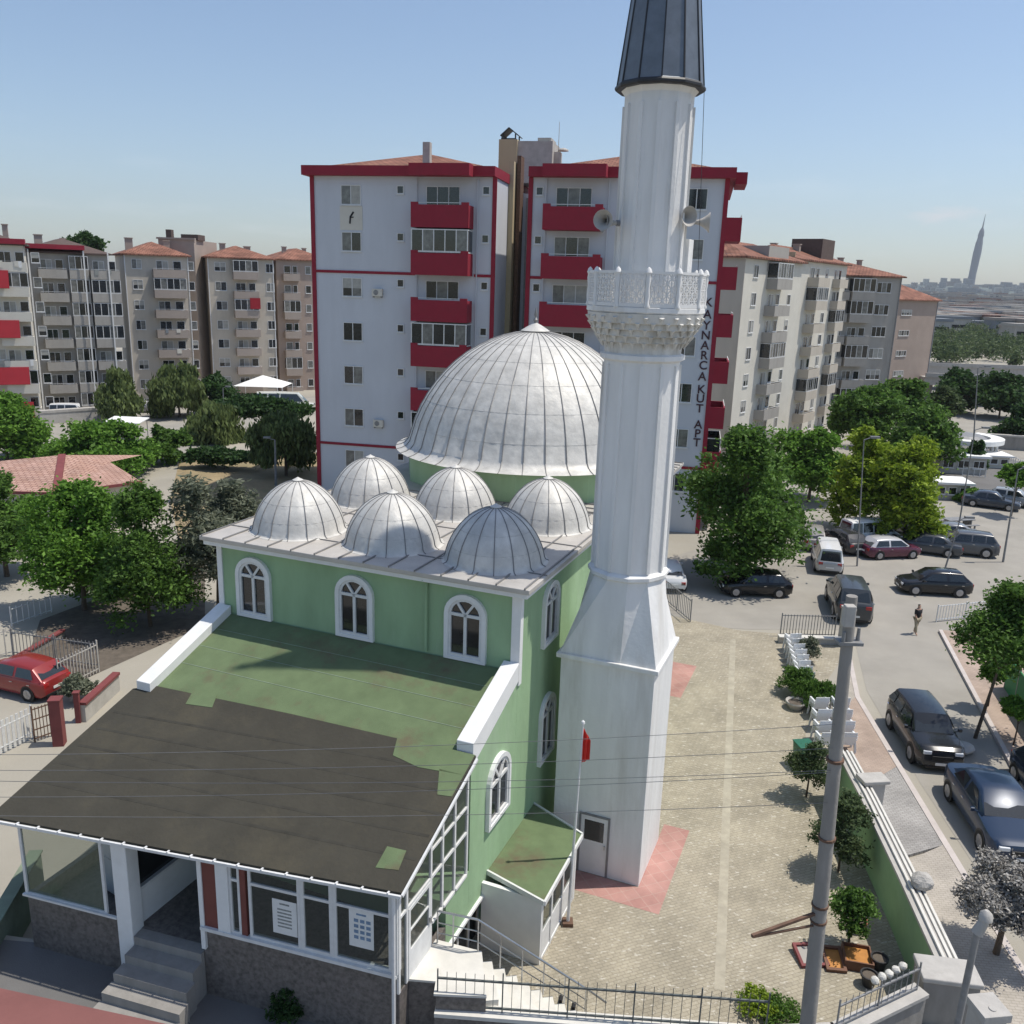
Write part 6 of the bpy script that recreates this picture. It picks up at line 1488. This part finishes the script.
s = MB(); rn = random.Random(11)
for k in range(2300):
    Y = 330*(3900/330)**rn.random()**.6; X = Y*rn.uniform(.36, .72) if rn.random() < .85 else Y*rn.uniform(-.7, .9)
    if Y < 420 and rn.random() < .4: continue
    if Y > 2700: z0 = hillz(X)*min(1, (Y-2700)/1100)-3
    else: z0 = 0
    farbox(s, X, Y, rn.uniform(9, 20)*(1+Y/5000), rn.uniform(7, 12), min(rn.choice((5, 6, 8, 9, 10, 12, 14, 18, 22, 28)), 3+Y/80), z0, rn.randrange(5), rn.choice((5, 7, 3, 3, 6, 0, 7, 4)))
o = s.build('distant_city', fb+[M['glass']]); tag(o, 'hazy mass of low city buildings spreading to the skyline', 'city', kind='stuff')
V = []; cs_, rs_ = [], []
for k in range(1100):
    Y = 230*(3600/230)**rn.random(); X = Y*rn.uniform(.38, .72); r = rn.uniform(3.0, 5.5)*(1+Y/900); cs_.append((X, Y, r*.45)); rs_.append((r, r*.8, r*.55))
VV = []
for y0, y1, sz_, n_ in ((0, 500, .75, 90000), (500, 1200, 1.3, 60000), (1200, 9000, 2.6, 50000)):
    ix = [i for i, c_ in enumerate(cs_) if y0 <= c_[1] < y1]
    VV.append(leafcloud([cs_[i] for i in ix], [rs_[i] for i in ix], n_, sz_, 1.2, 0, 9*len(ix), 77, .3))
o = bpy.data.objects.new('distant_trees', leafmesh('distant_trees', np.concatenate(VV), LEAF['dull'])); COL.objects.link(o); tag(o, 'far mass of dark trees among the city buildings', 'woodland', kind='stuff')
def bigfar(label, x0, y0, x1, y1, Y, m, dp_=25, roofm='concretelight', z0=0, cat='building', wins=True):
    a_ = gy(x0, y1, Y); b_ = gy(x1, y0, Y); wd = b_.x-a_.x; zt = b_.z
    o = empty('building', (a_.x, Y, 0), 0, label, cat); zb = min(a_.z, 0) if z0 == 0 else a_.z
    s = MB(); s.box(0, 0, min(a_.z, 0), wd, dp_, zt); s.build('wall', M[m], o); s = MB(); s.box(-.5, -.5, zt+.05, wd+.5, dp_+.5, zt+max(.6, (zt)*.06)); s.build('roof', M[roofm], o)
    if wins:
        k = max(2, int((zt)/4))
        for f in range(k): s = MB(); s.box(wd*.05, -.08, zt*(f+.35)/k, wd*.95, -.01, zt*(f+.68)/k); s.build('window', M['glass'], o)
    return o
bigfar('large slab building on the skyline right of the television tower', 952, 289, 977, 318, 3000, 'bluegrey', 60, 'bluegrey', wins=True)
bigfar('long low hall with white roof in the middle distance', 800+34, 400-1, 800+118, 408, 900, 'greyrender', 60, 'tent', wins=False) if False else None
bigfar('long white roofed industrial hall in front of the city', 950, 326, 982, 333, 760, 'concretelight', 50, 'tent', wins=False)
bigfar('pink roofed industrial hall beside the white roofed hall', 972, 330, 1040, 340, 680, 'pinkbeige', 60, 'redpaint', wins=False)
bigfar('long grey multi storey car park like hall with dark openings', 936, 344, 1010, 362, 400, 'concrete', 40, 'concrete')
bigfar('pale tower block at the right edge of the view', 1013, 336, 1045, 360, 560, 'cream', 20, 'concretelight')
bigfar('orange building at the right edge beyond the pines', 1024, 376, 1060, 396, 190, 'tile', 14, 'tile', wins=False)
for i, (y0, Y) in enumerate(((361, 175), (372, 150))):
    a_ = gy(925, y0+5, Y); b_ = gy(1100, y0+5, Y); o = empty('viaduct', (a_.x, Y, 0), 0, 'long pale concrete viaduct across the right of the view, %s one' % ('farther' if i == 0 else 'nearer'), 'viaduct')
    zt = a_.z; s = MB(); s.box(0, 0, zt-1.3, b_.x-a_.x, 7, zt); s.box(0, -.3, zt+.003, b_.x-a_.x, 0, zt+.7); s.build('deck', M['concretelight'], o)
    s = MB()
    for k in range(8): x = (b_.x-a_.x)*(k+.5)/8; s.box(x-.6, 2, 0, x+.6, 6, zt-1.303)
    s.build('pier', M['concrete'], o)

# ------------------------------------------------------------------ air, light, camera
hz = MB(); hz.box(-5200, -60, -1.7, 6800, 5600, 480)
hm = bpy.data.materials.new('haze'); hm.use_nodes = True; nt = hm.node_tree; nt.nodes.remove(nt.nodes['Principled BSDF'])
pv = nt.nodes.new('ShaderNodeVolumePrincipled'); pv.inputs['Color'].default_value = (.86, .93, 1, 1); pv.inputs['Density'].default_value = HAZE = .00010; pv.inputs['Anisotropy'].default_value = .2
nt.links.new(pv.outputs[0], nt.nodes['Material Output'].inputs['Volume'])
ho = hz.build('haze', hm); tag(ho, 'pale summer haze in the air', 'haze', kind='stuff')

sun_dir = (A*.395+B*.215+Vector((0, 0, 1))).normalized()
el = math.asin(sun_dir.z); az = math.atan2(sun_dir.x, sun_dir.y)
sl = bpy.data.lights.new('sun', 'SUN'); sl.energy = 4.5; sl.angle = R(.53); sl.color = (1, .945, .85)
so = bpy.data.objects.new('sun', sl); COL.objects.link(so); so.rotation_euler = sun_dir.to_track_quat('Z', 'Y').to_euler(); so.location = (0, 0, 60)
wd_ = bpy.data.worlds.new('World'); SC.world = wd_; wd_.use_nodes = True; nt = wd_.node_tree
sk = nt.nodes.new('ShaderNodeTexSky'); sk.sky_type = 'NISHITA'; sk.sun_disc = False; sk.sun_elevation = el; sk.sun_rotation = az; sk.altitude = 60; sk.air_density = 1.0; sk.dust_density = 1.0; sk.ozone_density = 2.4
bg = nt.nodes['Background']; bg.inputs[1].default_value = .145
# a few thin far clouds near the horizon, part of the sky itself
tc = nt.nodes.new('ShaderNodeTexCoord'); mp = nt.nodes.new('ShaderNodeMapping'); mp.inputs['Scale'].default_value = (3, 3, 16); nt.links.new(tc.outputs['Generated'], mp.inputs[0])
ns = nt.nodes.new('ShaderNodeTexNoise'); ns.inputs['Scale'].default_value = 2.6; ns.inputs['Detail'].default_value = 7; nt.links.new(mp.outputs[0], ns.inputs['Vector'])
cr = nt.nodes.new('ShaderNodeValToRGB'); cr.color_ramp.elements[0].position = .58; cr.color_ramp.elements[1].position = .85; cr.color_ramp.elements[1].color = (.3, .3, .3, 1); nt.links.new(ns.outputs['Fac'], cr.inputs[0])
sx = nt.nodes.new('ShaderNodeSeparateXYZ'); nt.links.new(tc.outputs['Generated'], sx.inputs[0])
mr = nt.nodes.new('ShaderNodeMapRange'); mr.inputs['From Min'].default_value = .02; mr.inputs['From Max'].default_value = .16; mr.inputs['To Min'].default_value = 1; mr.inputs['To Max'].default_value = 0; nt.links.new(sx.outputs['Z'], mr.inputs['Value'])
ml = nt.nodes.new('ShaderNodeMath'); ml.operation = 'MULTIPLY'; nt.links.new(cr.outputs[0], ml.inputs[0]); nt.links.new(mr.outputs[0], ml.inputs[1])
mx = nt.nodes.new('ShaderNodeMixRGB'); nt.links.new(ml.outputs[0], mx.inputs[0]); nt.links.new(sk.outputs[0], mx.inputs[1]); mx.inputs[2].default_value = (7.5, 7.6, 7.8, 1); nt.links.new(mx.outputs[0], bg.inputs[0])

cdir = (gy(945, 214, 100)-CAM).normalized()
sb2 = nt.nodes.new('ShaderNodeVectorMath'); sb2.operation = 'SUBTRACT'; nt.links.new(tc.outputs['Generated'], sb2.inputs[0]); sb2.inputs[1].default_value = tuple(cdir)
sc2 = nt.nodes.new('ShaderNodeVectorMath'); sc2.operation = 'MULTIPLY'; nt.links.new(sb2.outputs[0], sc2.inputs[0]); sc2.inputs[1].default_value = (1/.032, 1/.032, 1/.0085)
n5 = nt.nodes.new('ShaderNodeTexNoise'); n5.inputs['Scale'].default_value = 1.3; n5.inputs['Detail'].default_value = 6; nt.links.new(sc2.outputs[0], n5.inputs['Vector'])
ln2 = nt.nodes.new('ShaderNodeVectorMath'); ln2.operation = 'LENGTH'; nt.links.new(sc2.outputs[0], ln2.inputs[0])
su2 = nt.nodes.new('ShaderNodeMath'); su2.operation = 'SUBTRACT'; nt.links.new(n5.outputs['Fac'], su2.inputs[0])
mu2 = nt.nodes.new('ShaderNodeMath'); mu2.operation = 'MULTIPLY'; mu2.inputs[1].default_value = .42; nt.links.new(ln2.outputs['Value'], mu2.inputs[0]); nt.links.new(mu2.outputs[0], su2.inputs[1])
mr2 = nt.nodes.new('ShaderNodeMapRange'); mr2.inputs['From Min'].default_value = .05; mr2.inputs['From Max'].default_value = .5; mr2.inputs['To Max'].default_value = .5; nt.links.new(su2.outputs[0], mr2.inputs['Value'])
mx2 = nt.nodes.new('ShaderNodeMixRGB'); nt.links.new(mr2.outputs[0], mx2.inputs[0]); nt.links.new(mx.outputs[0], mx2.inputs[1]); mx2.inputs[2].default_value = (6.2, 5.9, 5.9, 1); nt.links.new(mx2.outputs[0], bg.inputs[0])

cd = bpy.data.cameras.new('camera'); cd.sensor_fit = 'HORIZONTAL'; cd.sensor_width = 36; cd.lens = FPX/1024*36; cd.clip_start = .1; cd.clip_end = 12000
co = bpy.data.objects.new('camera', cd); COL.objects.link(co)
mtx = Matrix((( _R.x, _U.x, -_F.x, 0), (_R.y, _U.y, -_F.y, 0), (_R.z, _U.z, -_F.z, CAMH), (0, 0, 0, 1))); co.matrix_world = mtx
SC.camera = co
SC.render.engine = 'CYCLES'
SC.render.resolution_x = 1024; SC.render.resolution_y = 1024
SC.cycles.volume_bounces = 0
SC.view_settings.view_transform = 'Standard'; SC.view_settings.look = 'None'; SC.view_settings.gamma = 1; SC.view_settings.exposure = 0.0
